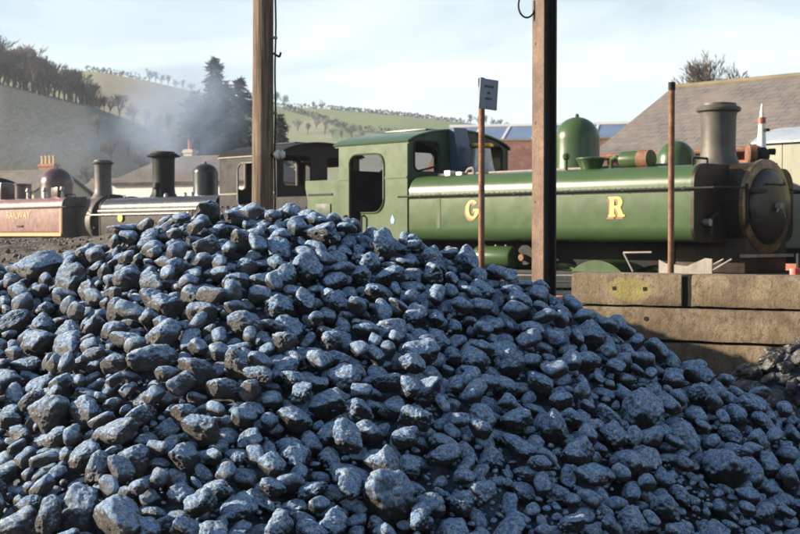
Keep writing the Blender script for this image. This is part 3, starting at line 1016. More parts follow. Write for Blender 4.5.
    for s in (-1, 1):
        side = lambda u, v, d, s=s: (u, s * d, v)
        mid = door1 + (door0 - door1) * 0.35
        zs = P['door_sill']
        outer = [(cab1, RP + 0.02), (door1, RP + 0.02), (door1, EV - 0.34)] + arc(door1 + 0.18, EV - 0.34, 0.18, 180, 90, 5) + arc(door0 - 0.18, EV - 0.34, 0.18, 90, 0, 5) + [(door0, zs + 0.22)] + arc(door0 - 0.22, zs + 0.22, 0.22, 0, -90, 5) + [(mid, zs), (mid, RP + 0.02), (cab0, RP + 0.02), (cab0, EV), (cab1, EV)]
        cs = MB().plate([outer], side, CW - 0.03, CW).build('cab_side', P.get('cab', body), root, False)
        # beading round the opening and along the waist
        edge = outer[1:-4]
        MB().tube([side(u, v, CW + 0.005) for u, v in edge], 0.017, 6).build('cab_beading', P['bead'], cs)
        MB().box((door0 + 0.02, s * CW, TT - 0.02), (cab0 - 0.01, s * (CW + 0.012), TT + 0.005)).build('waist_strip', P['bead'], cs, False)
        MB().box((cab1, s * CW, TT - 0.02), (door1 - 0.02, s * (CW + 0.012), TT + 0.005)).build('waist_strip', P['bead'], cs, False)
        for x in (door1 - 0.07, mid + 0.07):
            MB().tube([(x, s * (CW), RP + 0.25), (x, s * (CW + 0.06), RP + 0.27), (x, s * (CW + 0.06), zs - 0.06), (x, s * CW, zs - 0.04)], 0.016).build('grab_rail', P['grab'], root)
        # footsteps
        st = MB()
        for z in (0.35, 0.70):
            st.box((door1 - 0.05, s * (CW - 0.22), z), (mid + 0.1, s * (CW + 0.02), z + 0.025))
        st.box((door1 - 0.05, s * (CW - 0.22), 0.3), (door1 - 0.03, s * (CW - 0.02), RP)).box((mid + 0.08, s * (CW - 0.22), 0.3), (mid + 0.1, s * (CW - 0.02), RP))
        st.build('cab_step', M['black'], root, False)
    yzx = lambda u, v, d: (d, u, v)
    top = [(CW * math.cos(a), EV + RISE * (math.sin(a) - 0.0)) for a in np.linspace(0.0, math.pi, 21)]
    top = [(CW - 0.001, EV)] + [(CW * (1 - 2 * i / 20), EV + RISE * (1 - (1 - 2 * i / 20) ** 2) ** 0.8) for i in range(1, 20)] + [(-CW + 0.001, EV)]
    shield = [(-CW + 0.035, RP + 0.03), (CW - 0.035, RP + 0.03)] + [(u * 0.972, v - 0.012) for u, v in top]
    holes = []
    for s in (-1, 1):
        a, b = sorted((s * 0.50, s * (CW - 0.16)))
        holes.append(rrect(a, TT + 0.10, b, EV + 0.02, 0.10))
    MB().plate([shield] + holes, yzx, cab0 - 0.04, cab0 - 0.005).build('cab_front', P['cab_front'], root, False)
    MB().plate([shield] + [rrect(-CW + 0.2, TT + 0.16, -0.25, EV - 0.02, 0.08), rrect(0.25, TT + 0.16, CW - 0.2, EV - 0.02, 0.08)], yzx, cab1 + 0.005, cab1 + 0.04).build('cab_back', P['cab_back'], root, False)
    for s in (-1, 1):
        a, b = sorted((s * 0.50, s * (CW - 0.16)))
        MB().tube([(cab0 + 0.0, u, v) for u, v in rrect(a, TT + 0.10, b, EV + 0.02, 0.10)] + [(cab0, b, TT + 0.2)], 0.018, 6).build('window_rim', P['grab'], root)
    # roof
    ro = [(u * 1.02, v + 0.022) for u, v in top]
    ri = [(u * 1.015, v - 0.005) for u, v in reversed(top)]
    rf = MB().plate([ro + ri], yzx, cab1 - P.get('roof_back', 0.12), cab0 + 0.035).build('cab_roof', P['roof'], root, angle=40)
    for s in (-1, 1):
        MB().box((cab1 - 0.10, s * CW * 1.0 + 0.002, EV - 0.03), (cab0 + 0.03, s * CW * 1.0 + 0.03, EV - 0.006)).build('gutter_strip', P['bead'], rf, False)
    MB().box((cab1 + 0.3, -0.45, EV + RISE + 0.0), (cab0 - 0.35, 0.45, EV + RISE + 0.035), 0.01).build('roof_hatch', P['roof'], rf)
    # backhead
    MB().lathe([(BR * 0.92, cab0 - 0.4), (BR * 0.95, cab0 + 0.02)], (0, 0, BZ), 'x', 28).build('backhead', M['black'], root)
    MB().box((cab1 + 0.05, -CW + 0.05, RP + 0.0), (cab0 - 0.05, CW - 0.05, RP + 0.06)).build('cab_floor', M['black'], root, False)
    # --- bunker
    b0, b1 = cab1, cab1 - BL
    bsec = [(b0 - 0.002, RP + 0.02), (b0 - 0.002, BT), (b1 - 0.06, BT), (b1 - 0.06, BT - 0.12), (b1, BT - 0.34), (b1, RP + 0.02)]
    xz = lambda u, v, d: (u, d, v)
    bk = MB().plate([bsec], xz, -CW, CW).build('bunker', P['bunker'], root, False)
    for s in (-1, 1):
        MB().box((b1 + 0.02, s * CW, BT - 0.26), (b0 - 0.16, s * (CW + 0.014), BT - 0.225)).build('bunker_beading', M['black'], bk, False)
        if P.get('plate'):
            MB().box((b1 + 0.22, s * CW, BT - 0.62), (b0 - 0.20, s * (CW + 0.018), BT - 0.40), 0.004).build('number_plate', M['green_dark'], bk)
    # --- running plate, frames, wheels
    fr = P['front_over']
    MB().box((b1 - 0.2, -HW - 0.02, RP - 0.05), (fr, HW + 0.02, RP), 0.008).build('running_plate', M['black'], root, False)
    for s in (-1, 1):
        MB().box((b1 - 0.2, s * (HW + 0.0) - 0.012, RP - 0.17), (fr, s * (HW + 0.0) + 0.012, RP - 0.052)).build('valance', M['black'], root, False)
        MB().box((b1, s * 0.62 - 0.015, 0.55), (fr - 0.05, s * 0.62 + 0.015, RP - 0.055)).build('frame', M['black'], root, False)
    WR = 0.60
    for x in P['axles']:
        for s in (-1, 1):
            y = s * 0.72
            w = MB().lathe([(WR, -0.06), (WR, 0.06), (WR - 0.07, 0.07), (WR - 0.09, 0.04), (WR - 0.09, -0.04), (WR - 0.07, -0.07)], (0, 0, 0), 'y', 36, False)
            w.f.extend([])
            for kk in range(12):
                a = kk * math.pi / 6
                w.cyl((0.1 * math.cos(a), 0, 0.1 * math.sin(a)), ((WR - 0.07) * math.cos(a), 0, (WR - 0.07) * math.sin(a)), 0.03, 0.024, 6)
            w.lathe([(0.13, -0.09), (0.13, 0.09)], (0, 0, 0), 'y', 16)
            wo = w.build('wheel', P['wheel'], root)
            wo.location = (x, y, WR)
        MB().cyl((x, -0.8, WR), (x, 0.8, WR), 0.08, 0.08, 10).build('axle', M['black'], root)
    for x in P['splashers']:
        for s in (-1, 1):
            rr_ = WR + 0.06
            a0 = math.asin((RP - WR) / rr_)
            pts = [(x + rr_ * math.cos(a), WR + rr_ * math.sin(a)) for a in np.linspace(a0, math.pi - a0, 12)]
            y0, y1 = sorted((s * 0.62, s * (HW - 0.1)))
            MB().plate([pts], xz, y0, y1).build('splasher', P['splash'], root, angle=30)
    MB().box((fr - 0.02, -HW + 0.02, 0.72), (fr + 0.06, HW - 0.02, RP + 0.10), 0.01).build('buffer_beam', M['red'], root)
    MB().box((b1 - 0.26, -HW + 0.02, 0.72), (b1 - 0.2, HW - 0.02, RP + 0.04), 0.01).build('buffer_beam', M['red'], root)
    for x, sx in ((fr + 0.06, 1), (b1 - 0.26, -1)):
        for s in (-1, 1):
            MB().lathe([(0.13, 0), (0.11, sx * 0.22), (0.07, sx * 0.24), (0.07, sx * 0.42), (0.21, sx * 0.43), (0.2, sx * 0.46)], (x, s * 0.87, 0.98), 'x', 20).build('buffer', M['black'], root)
    if P.get('extras'):
        P['extras'](root, dict(HW=HW, TT=TT, TB=TB, RP=RP, BZ=BZ, BR=BR, cab0=cab0, cab1=cab1, CW=CW, EV=EV, fr=fr, SB=SB))
    return root


def green_extras(root, g):
    HW, TT, RP = g['HW'], g['TT'], g['RP']
    # lettering on the tank
    for ch, x, h in (('G', -3.98, 0.275), ('W', -2.65, 0.275), ('R', -1.33, 0.275)):
        f = lambda u, v, d, x=x, h=h: (x + u * h, -HW - d, 1.865 + v * h)
        f2 = lambda u, v, d, x=x, h=h: (x + u * h - 0.028, -HW - d, 1.865 + v * h - 0.032)
        lo = letter_loops(ch)
        lt = MB().plate(lo, f, -0.002, 0.010).build('letter', M['gold'], root, False)
        MB().plate(lo, f2, -0.002, 0.005).build('letter_shade', M['letter_red'], lt, False)
    # small hemispherical dome towards the front
    zc = 2.66
    MB().lathe([(0.31, 2.45), (0.29, zc)] + [(0.29 * math.cos(a), zc + 0.31 * math.sin(a)) for a in np.linspace(0.1, 1.53, 9)], (-1.10, 0, 0), 'z', 36).build('front_dome', M['green'], root)
    # tank fillers and fittings on the near tank
    for s in (-1, 1):
        MB().lathe([(0.13, TT - 0.03), (0.15, TT + 0.02), (0.20, TT + 0.14), (0.215, TT + 0.15), (0.215, TT + 0.17), (0.05, TT + 0.19)], (-1.95, s * 0.88, 0), 'z', 24).build('tank_filler', M['green'], root)
        cy = MB().lathe([(0.02, -1.46), (0.10, -1.455), (0.125, -1.43), (0.125, -0.98), (0.11, -0.95), (0.02, -0.945)], (0, s * 0.82, TT + 0.12), 'x', 24).build('feed_cylinder', M['green'], root)
        MB().lathe([(0.128, -1.15), (0.128, -0.97)], (0, s * 0.82, TT + 0.12), 'x', 24).build('feed_cap', M['rust'], cy)
        MB().lathe([(0.025, TT - 0.02), (0.025, TT + 0.16), (0.05, TT + 0.18), (0.055, TT + 0.23), (0.03, TT + 0.26)], (-2.42, s * 0.85, 0), 'z', 12).build('vent_pipe', M['green'], root)
        MB().tube([(-1.62, s * 0.85, TT - 0.02), (-1.62, s * 0.85, TT + 0.13), (-1.52, s * 0.85, TT + 0.17), (-1.46, s * 0.85, TT + 0.12)], 0.03).build('feed_pipe', M['green'], root)
    for x, h in ((-5.0, 0.05), (-4.85, 0.09), (-4.6, 0.06)):
        MB().box((x, -0.86, TT - 0.03), (x + 0.13, -0.72, TT + h), 0.012).build('tank_bracket', M['steel'], root)
    MB().tube([(-4.5, -0.78, TT - 0.02), (-4.4, -0.78, TT + 0.10), (-4.3, -0.78, TT + 0.12), (-4.28, -0.78, TT + 0.02)], 0.025).build('lifting_eye', M['dullsteel'], root)
    MB().cyl((-5.2, -0.62, TT + 0.04), (-0.8, -0.62, TT + 0.04), 0.022, 0.022, 8).build('tank_top_pipe', M['dullsteel'], root)
    # blue-grey ejector duct against the cab front
    MB().add([(-5.28, -0.22, TT), (-5.28, 0.16, TT), (-5.28, 0.02, 3.38), (-5.28, -0.30, 3.38), (-5.08, -0.22, TT), (-5.08, 0.16, TT), (-5.16, 0.02, 3.38), (-5.16, -0.30, 3.38)],
             [(0, 1, 2, 3), (4, 5, 6, 7), (0, 1, 5, 4), (1, 2, 6, 5), (2, 3, 7, 6), (3, 0, 4, 7)]).build('exhaust_duct', M['bluegrey'], root, False)
    for y in (0.25, 0.33, 0.42):
        MB().lathe([(0.03, TT), (0.03, TT + 0.2), (0.055, TT + 0.24), (0.055, TT + 0.32), (0.02, TT + 0.36)], (-5.15, y, 0), 'z', 12).build('whistle', M['brass'], root)
    # cylinder tank and step bracket under the near tank
    rs = MB().lathe([(0.02, -4.02), (0.13, -4.01), (0.17, -3.96), (0.17, -3.30), (0.15, -3.26), (0.02, -3.25)], (0, -1.02, 1.28), 'x', 28).build('air_reservoir', M['green'], root)
    for x in (-3.85, -3.62, -3.42):
        MB().lathe([(0.02, 0), (0.02, 0.03)], (x, -1.02, 1.44), 'z', 8).build('reservoir_bolt', M['steel'], rs)
    fr_ = MB()
    fr_.plate([rrect(-4.42, 1.12, -4.20, 1.42, 0.03), rrect(-4.385, 1.155, -4.235, 1.385, 0.02)], lambda u, v, d: (u, d, v), -1.27, -1.24)
    fr_.build('step_frame', M['cabwhite'], root, False)
    MB().lathe([(0.15, -0.02), (0.15, 0.06)], (-3.05, -1.0, 1.32), 'y', 20).build('hose_drum', M['black'], root)
    MB().lathe([(0.05, -0.09), (0.05, 0.0)], (-3.05, -1.03, 1.28), 'y', 12).build('hose_end', M['rust'], root)
    # slanting bracket plate, lever and sandbox under the front of the tank
    MB().plate([[(-0.62, RP), (0.20, RP), (0.20, RP + 0.20), (0.10, RP + 0.21), (-0.18, RP + 0.10), (-0.5, RP + 0.13), (-0.62, RP + 0.18)]], lambda u, v, d: (u, d, v), -1.14, -1.12).build('sandbox_plate', M['dullsteel'], root, False)
    MB().tube([(-1.02, -1.16, RP + 0.01), (-1.18, -1.16, RP + 0.27), (-0.72, -1.16, RP + 0.28)], 0.014).build('brake_lever', M['dullsteel'], root)
    MB().tube([(0.2, -1.12, RP + 0.05), (0.48, -1.12, RP + 0.20)], 0.014).tube([(0.2, -1.12, RP + 0.12), (0.36, -1.12, RP + 0.20)], 0.012).build('drain_pipe', M['dullsteel'], root)
    # lamp irons on the front platform
    for y in (-0.9, 0.0, 0.9):
        MB().box((g['fr'] - 0.12, y - 0.03, RP), (g['fr'] - 0.09, y + 0.03, RP + 0.28)).build('lamp_iron', M['black'], root, False)
    # tank front pipework
    MB().tube([(0.09, -0.98, 1.60), (0.09, -0.98, 1.85), (0.09, -0.80, 1.9)], 0.03).build('tank_drain', M['black'], root)
    MB().lathe([(0.05, 0.03), (0.05, 0.12)], (0, -1.05, 1.78), 'x', 12).build('tank_valve', M['steel'], root)
    # running-in of the cab number patch (small blue mark)
    MB().plate([[(-5.66, 1.80), (-5.60, 1.80), (-5.58, 1.86), (-5.63, 1.95), (-5.68, 1.86)]], lambda u, v, d: (u, -1.24 - d, v), 0.0, 0.006).build('blue_mark', M['bluemark'], root, False)


M['bluemark'] = mat_paint('blue_enamel', (0.12, 0.25, 0.5), (0.18, 0.32, 0.6), 0.4)

M['ring'] = mat_paint('burnished_ring', (0.08, 0.055, 0.03), (0.24, 0.16, 0.08), 0.32, 0.5, 5, (0.04, 0.025, 0.015), 0.6)  # brassy brown: the ring's tan sun glint is put into its colour
M['door'] = mat_paint('sooty_door', (0.010, 0.010, 0.011), (0.028, 0.024, 0.02), 0.38, 0.2, 4, (0.11, 0.07, 0.035), 0.5)
GREEN = dict(ring=M['ring'], body=M['green'], front=M['smokebox'], door=M['door'], tank_len=5.2, tank_bot=1.52, tank_top=2.55, cab_len=1.62, eave=3.11, rise=0.24,
             bunker_len=0.80, bunker_top=2.55, smokebox_fwd=0.32, chimney=(-0.41, 3.45, 0.245), wide_lip=False, chim_mat=M['chimney'], dome=(-2.87, 3.42, 0.345), dome_mat=M['green'],
             bonnet=(-4.82, 3.10), bonnet_mat=M['steel'], door_sill=1.98, cab_front=M['green_dark'], cab_back=M['black'], roof=M['green'], bead=M['green'], grab=M['black'], bunker=M['green'],
             front_over=1.40, axles=(-0.9, -2.6, -4.8), splashers=(-1.62,), splash=M['green'], wheel=M['green'], rail_drop=0.325, rail_mat=M['black'], seams=(-4.55,), plate=True, extras=green_extras)
engine('green_locomotive', 'green pannier tank locomotive with gold letters on its tank', (4.74, 18.02, 0), P45, GREEN)


def maroon_extras(root, g):
    HW, TT, TB = g['HW'], g['TT'], g['TB']
    cu = bpy.data.curves.new('lettering', 'FONT')
    cu.body = 'RAILWAY'
    cu.size = 0.34
    cu.align_x = 'RIGHT'
    cu.extrude = 0.004
    cu.space_character = 1.08
    tmp = bpy.data.objects.new('lettering', cu)
    COL.objects.link(tmp)
    dg = bpy.context.evaluated_depsgraph_get()
    me = bpy.data.meshes.new_from_object(tmp.evaluated_get(dg))
    bpy.data.objects.remove(tmp)
    me.materials.clear()
    me.materials.append(M['gold_pale'])
    o = link('lettering', me, root)
    o.location = (-1.95, -HW - 0.008, TB + 0.60)
    o.rotation_euler = (R(90), 0, 0)
    MB().box((-6.4, -0.6, TT - 0.02), (-5.2, 0.6, TT + 0.62), 0.05).build('tool_box', M['maroon_dark'], root)
    MB().lathe([(0.2, TT), (0.2, TT + 0.5), (0.24, TT + 0.52), (0.24, TT + 0.56)], (-4.45, -0.25, 0), 'z', 20).build('tank_filler', M['maroon_dark'], root)
    for x in (-3.05, -2.0, -0.9):
        MB().lathe([(0.06, TT - 0.02), (0.05, TT + 0.22), (0.09, TT + 0.26), (0.05, TT + 0.36)], (x, -0.75, 0), 'z', 12).build('valve', M['steel'], root)
    MB().box((-1.35, -0.9, TT - 0.02), (-0.95, -0.5, TT + 0.34), 0.03).build('clack_box', M['maroon_dark'], root)
    MB().box((-2.75, -HW - 0.05, TB + 0.33), (-2.4, -HW + 0.01, TB + 0.38), 0.01).build('tank_step', M['black'], root)


M['gold_pale'] = mat_paint('faded_gold_letters', (0.58, 0.36, 0.16), (0.66, 0.44, 0.22), 0.5, 0, 5)
MAROON = dict(GREEN)
MAROON.update(ring=M['black'], body=M['maroon'], front=M['ashblack'] if 'ashblack' in M else M['chimney'], tank_len=7.4, tank_bot=1.57, tank_top=2.82, eave=3.5, bunker_top=2.8, smokebox_fwd=0.9,
              chimney=(0.30, 4.0, 0.27), wide_lip=False, dome=(-2.5, 3.88, 0.55), dome_mat=M['maroon_dark'], bonnet=None, cab_front=M['black'], roof=M['black'], bead=M['maroon'], bunker=M['maroon'],
              splash=M['maroon'], wheel=M['black'], seams=(), lining=(-1,), plate=False, extras=maroon_extras, front_over=1.9, axles=(-1.2, -3.2, -5.6), rail_drop=0.31)
# position so that the front edge of the near tank stands at px 62
near = 30.3
Zp = near / (1 - 0.2586)
pt = Vector((-0.2586 * Zp, Zp))
o_m = (pt.x + 1.3 * 0.7071, pt.y + 1.3 * 0.7071, 0)
engine('maroon_locomotive', 'maroon tank locomotive lined in orange with a large round dome', o_m, P45, MAROON)


def black_extras(root, g):
    HW, TT = g['HW'], g['TT']
    MB().lathe([(0.10, TT - 0.02), (0.06, TT + 0.1), (0.05, TT + 0.2), (0.11, TT + 0.24), (0.09, TT + 0.34), (0.03, TT + 0.38)], (-1.75, 0.75, 0), 'z', 16).build('whistle', M['black'], root)
    for x in (-2.2, -3.0, -3.3):
        MB().lathe([(0.05, TT - 0.02), (0.05, TT + 0.07), (0.02, TT + 0.1)], (x, 0.8, 0), 'z', 10).build('tank_bolt', M['steel'], root)
    for s in (-1, 1):
        MB().box((-4.5, s * (HW - 0.01), TT - 0.335), (0.03, s * (HW + 0.05), TT - 0.305)).build('tank_ledge', M['steel'], root, False)
    yl = MB().lathe([(0.10, -0.01), (0.10, 0.02)], (-1.0, HW + 0.03, TT - 0.5), 'y', 20).build('yellow_disc', M['yellow'], root)


M['yellow'] = mat_paint('yellow_enamel', (0.7, 0.6, 0.05), (0.8, 0.7, 0.08), 0.4)
BLACK = dict(GREEN)
BLACK.update(ring=M['black'], cab=M['black'], body=M['gloss_black'], front=M['black'], tank_len=4.85, tank_bot=1.40, tank_top=2.56, eave=3.40, rise=0.28, cab_len=2.05, bunker_len=1.0, bunker_top=2.45, smokebox_fwd=0.5,
             chimney=(-0.95, 3.77, 0.29), wide_lip=True, chim_mat=M['black'], dome=(-2.75, 3.40, 0.31), dome_flat=0.75, dome_mat=M['gloss_black'], bonnet=None, cab_front=M['black'], cab_back=M['black'],
             roof=M['black'], bead=M['dullsteel'], grab=M['dullsteel'], bunker=M['black'], splash=M['black'], wheel=M['black'], seams=(), plate=False, extras=black_extras,
             axles=(-0.9, -2.6, -4.6), rail_drop=0.42, rail_mat=M['steel'], door_sill=2.2, roof_back=0.15)
near = 25.8
Zp = near / (1 - 0.2295)
pt = Vector((-0.2295 * Zp, Zp))
o_b = (pt.x + 1.3 * 0.7071, pt.y + 1.3 * 0.7071, 0)
engine('black_locomotive', 'black tank locomotive with an arched cab, standing beyond the wooden pole', o_b, P45 + math.pi, BLACK)

# ------------------------------------------------------------------ grey van beyond the engine front
Zp = 25.8 / 1.273
vx = (0.273 * Zp, Zp)
van = thing('grey_van', 'pale grey-green railway van beyond the smokebox of the green engine', 'van', (vx[0], vx[1], 0), P45)
for i in range(16):
    x = i * 0.42
    MB().box((x + 0.006, 0, 1.42), (x + 0.416, 0.04, 3.05), 0.004).build('plank', M['vangrey'], van, False)
MB().box((0.0, 0.045, 1.40), (6.72, 2.4, 3.04)).build('body', M['vangrey'], van, False)
sec = [(0 - 0.06, 3.02)] + [(-0.06 + 2.52 * i / 14, 3.05 + 0.30 * math.sin(math.pi * i / 14) ** 0.8) for i in range(15)] + [(2.46, 3.02)]
MB().plate([sec], lambda u, v, d: (d, u, v), -0.08, 6.8).build('roof', M['vanroof'], van, angle=40)
MB().box((-0.03, -0.02, 1.18), (6.75, 2.42, 1.395)).build('underframe', M['black'], van, False)
for x in (1.3, 5.2):
    for y in (0.45, 1.95):
        w = MB().lathe([(0.46, -0.06), (0.46, 0.06), (0.38, 0.07), (0.36, 0.02), (0.1, 0.05), (0.02, 0.05)], (0, 0, 0), 'y', 28, False).build('wheel', M['black'], van)
        w.location = (x, y, 0.46)
for x, w in ((1.06, 0.10), (1.20, 0.06), (1.30, 0.10)):
    MB().box((x, -0.032, 1.23), (x + 0.02, -0.021, 1.35)).box((x + 0.021, -0.032, 1.33), (x + w, -0.021, 1.35)).box((x + 0.021, -0.032, 1.27), (x + w, -0.021, 1.29)).build('white_mark', M['white'], van, False)
MB().box((0.98, -0.12, 1.42), (1.4, -0.025, 1.52), 0.01).build('step_board', M['white'], van)

# ------------------------------------------------------------------ white finial post with lamp
y = 19.55
p = pix(761, 236, y)
sp = thing('signal_post', 'white pointed post with a red band and a round black lamp behind the chimney', 'signal', (p.x, y, 0))
MB().lathe([(0.055, -0.25), (0.05, 2.72)], seg=14).build('post', M['white'], sp)
MB().lathe([(0.068, 2.92), (0.060, 3.10), (0.050, 3.25), (0.042, 3.36)], seg=14).build('finial', M['white'], sp)
MB().lathe([(0.038, 3.361), (0.028, 3.45), (0.01, 3.56), (0.003, 3.58)], seg=14).build('finial_tip', M['white'], sp)
MB().lathe([(0.060, 3.28), (0.060, 3.37)], seg=14).build('red_band', M['lamp_red'], sp)
MB().lathe([(0.045, 3.16), (0.045, 3.2)], (0.06, -0.05, 0), seg=10).build('bolt', M['black'], sp)
lp = MB().lathe([(0.10, 2.72), (0.12, 2.78), (0.12, 2.86), (0.06, 2.92)], seg=16).build('lamp', M['black'], sp)
MB().lathe([(0.13, -0.22), (0.15, -0.2), (0.15, -0.1), (0.09, -0.08)], (0, 0, 2.82), 'x', 20).build('lamp_hood', M['rust'], lp)
MB().lathe([(0.045, 0.10), (0.05, 0.2)], (0, 0, 2.86), 'x', 12).build('lamp_bracket', M['black'], lp)

# ================================================================== POSTS
# wooden pole
y = 14.0
p = pix(261.5, 236, y)
pole = thing('wooden_pole', 'tall weathered wooden telegraph pole with a cable down its side', 'pole', (p.x, y, 0))
mb = MB()
seg, nz_ = 22, 60
vs_, fs = [], []
for j in range(nz_ + 1):
    z = -0.3 + 6.3 * j / nz_
    for i in range(seg):
        a = 2 * math.pi * i / seg
        r = (0.122 - 0.0032 * z) * (1 + 0.035 * mnoise.noise(Vector((math.cos(a) * 3.2, math.sin(a) * 3.2, z * 0.5)))) * (1 - 0.05 * max(0, math.sin(a * 5 + 0.6 * math.sin(z))) ** 8)
        lean = 0.006 * z
        vs_.append((r * math.cos(a) + lean, r * math.sin(a), z))
for j in range(nz_):
    for i in range(seg):
        fs.append((j * seg + i, j * seg + (i + 1) % seg, (j + 1) * seg + (i + 1) % seg, (j + 1) * seg + i))
mb.add(vs_, fs)
mb.build('shaft', M['timber'], pole, angle=50)
cab = [(0.135 + 0.004 * math.sin(z * 7), -0.03, z) for z in np.linspace(0.4, 6.0, 40)]
cab = [(x + 0.006 * z, yy, z) for x, yy, z in cab]
MB().tube(cab, 0.011, 6).build('cable', M['black'], pole)
def zpix(py, yy):
    return EYE - (py - 236) / FPX * yy
z = zpix(155, y)
ins = MB().lathe([(0.02, 0.0), (0.045, 0.02), (0.055, 0.05), (0.03, 0.075), (0.05, 0.09), (0.03, 0.12)], (0.14, -0.06, z), 'x', 16).build('insulator', M['cabwhite'], pole)
MB().tube([(0.10, -0.06, z), (0.17, -0.07, z - 0.03), (0.20, -0.07, z - 0.12)], 0.012).build('bracket', M['black'], pole)
z = zpix(57, y)
MB().tube([(0.1, -0.02, z + 0.05), (0.2, -0.03, z - 0.01), (0.215, -0.03, z + 0.04)], 0.012).build('bracket', M['black'], pole)
for zz in (2.0, 2.9, 3.7, 4.4):
    MB().box((0.10 + 0.006 * zz, -0.055, zz), (0.155 + 0.006 * zz, -0.005, zz + 0.025), 0.004).build('cable_clip', M['dullsteel'], pole)

# rusted steel stanchion (H section, turned so that one flange edge faces the light)
y = 11.6
p = pix(544, 236, y)
st = thing('steel_stanchion', 'tall rusty steel H-section post standing at the end of the concrete wall', 'post', (p.x, y, 0), R(29))
b, t_, d = 0.088, 0.014, 0.070
sec = [(-b, -d), (b, -d), (b, -d + t_), (0.006, -d + t_), (0.006, d - t_), (b, d - t_), (b, d), (-b, d), (-b, d - t_), (-0.006, d - t_), (-0.006, -d + t_), (-b, -d + t_)]
MB().box((-d, -b, -0.3), (-d + t_, b, 5.2)).build('front_flange', M['rust_pale'], st, False)
MB().box((-d + t_ + 0.0005, -0.006, -0.3), (d - t_ - 0.0005, 0.006, 5.2)).build('web', M['tarred'], st, False)  # shade inside the channel is put into this dark colour
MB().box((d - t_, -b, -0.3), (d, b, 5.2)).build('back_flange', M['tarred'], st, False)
lz = zpix(8, y)
lp = [(-0.06 - 0.075 + 0.075 * math.cos(a), -0.10, lz + 0.02 + 0.11 * math.sin(a)) for a in np.linspace(math.pi * 0.75, 2 * math.pi, 12)]
q = Matrix.Rotation(R(-29), 3, 'Z')
lp = [q @ Vector((x - 0.02, 0.02, zz)) for x, _, zz in lp]
MB().tube(lp, 0.009, 6).build('wire_loop', M['black'], st)
for zz in (1.9, 2.6, 3.3):
    MB().lathe([(0.014, 0), (0.014, 0.012)], (-d, 0.035, zz), 'x', 8).build('bolt', M['rust'], st)


def thin_post(px, ytop, y, r, label):
    p = pix(px, 236, y)
    t = thing('thin_post', label, 'post', (p.x, y, 0))
    h = zpix(ytop, y)
    MB().lathe([(r, -0.25), (r, h - 0.02), (r * 0.92, h), (r * 0.5, h + 0.003)], seg=14).build('tube', M['rust'], t)
    return t, h


t, h = thin_post(671, 84, 12.0, 0.029, 'plain rusty tube post standing just behind the concrete wall')
MB().lathe([(0.033, h - 0.06), (0.033, h + 0.012)], seg=14).build('cap', M['black'], t)
t, h = thin_post(481.5, 80, 13.0, 0.031, 'thin rusty post carrying a small grey sign')
MB().lathe([(0.035, h - 0.07), (0.036, h + 0.01), (0.02, h + 0.02)], seg=14).build('cap', M['black'], t)
s0 = pix(487.3, 95.5, 13.0)
sg = MB().box((-0.108, -0.012, -0.15), (0.108, 0.0, 0.15), 0.006).build('sign_plate', M['sign'], t)
sg.location = (s0.x - pix(481.5, 236, 13).x, -0.075, s0.z)
sg.rotation_euler = (0, R(4), R(30))
for i, (w, zc) in enumerate(((0.055, 0.075), (0.02, 0.01), (0.04, -0.045))):
    for kx in range(5):
        x0 = -w + kx * 2 * w / 5
        MB().box((x0, -0.0165, zc - 0.012 + 0.004 * (kx % 2)), (x0 + 2 * w / 5 - 0.005, -0.0125, zc + 0.012)).build('lettering', M['sign_ink'], sg, False)

# ================================================================== CONCRETE WALL
W1, W2 = Vector((1.42, 10.9, 0)), Vector((3.06, 10.0, 0))
wd = (W2 - W1).normalized()
wrz = math.atan2(wd.y, wd.x)
wall = thing('concrete_wall', 'low wall of stacked weathered concrete beams', 'wall', (W1.x, W1.y, 0), wrz)


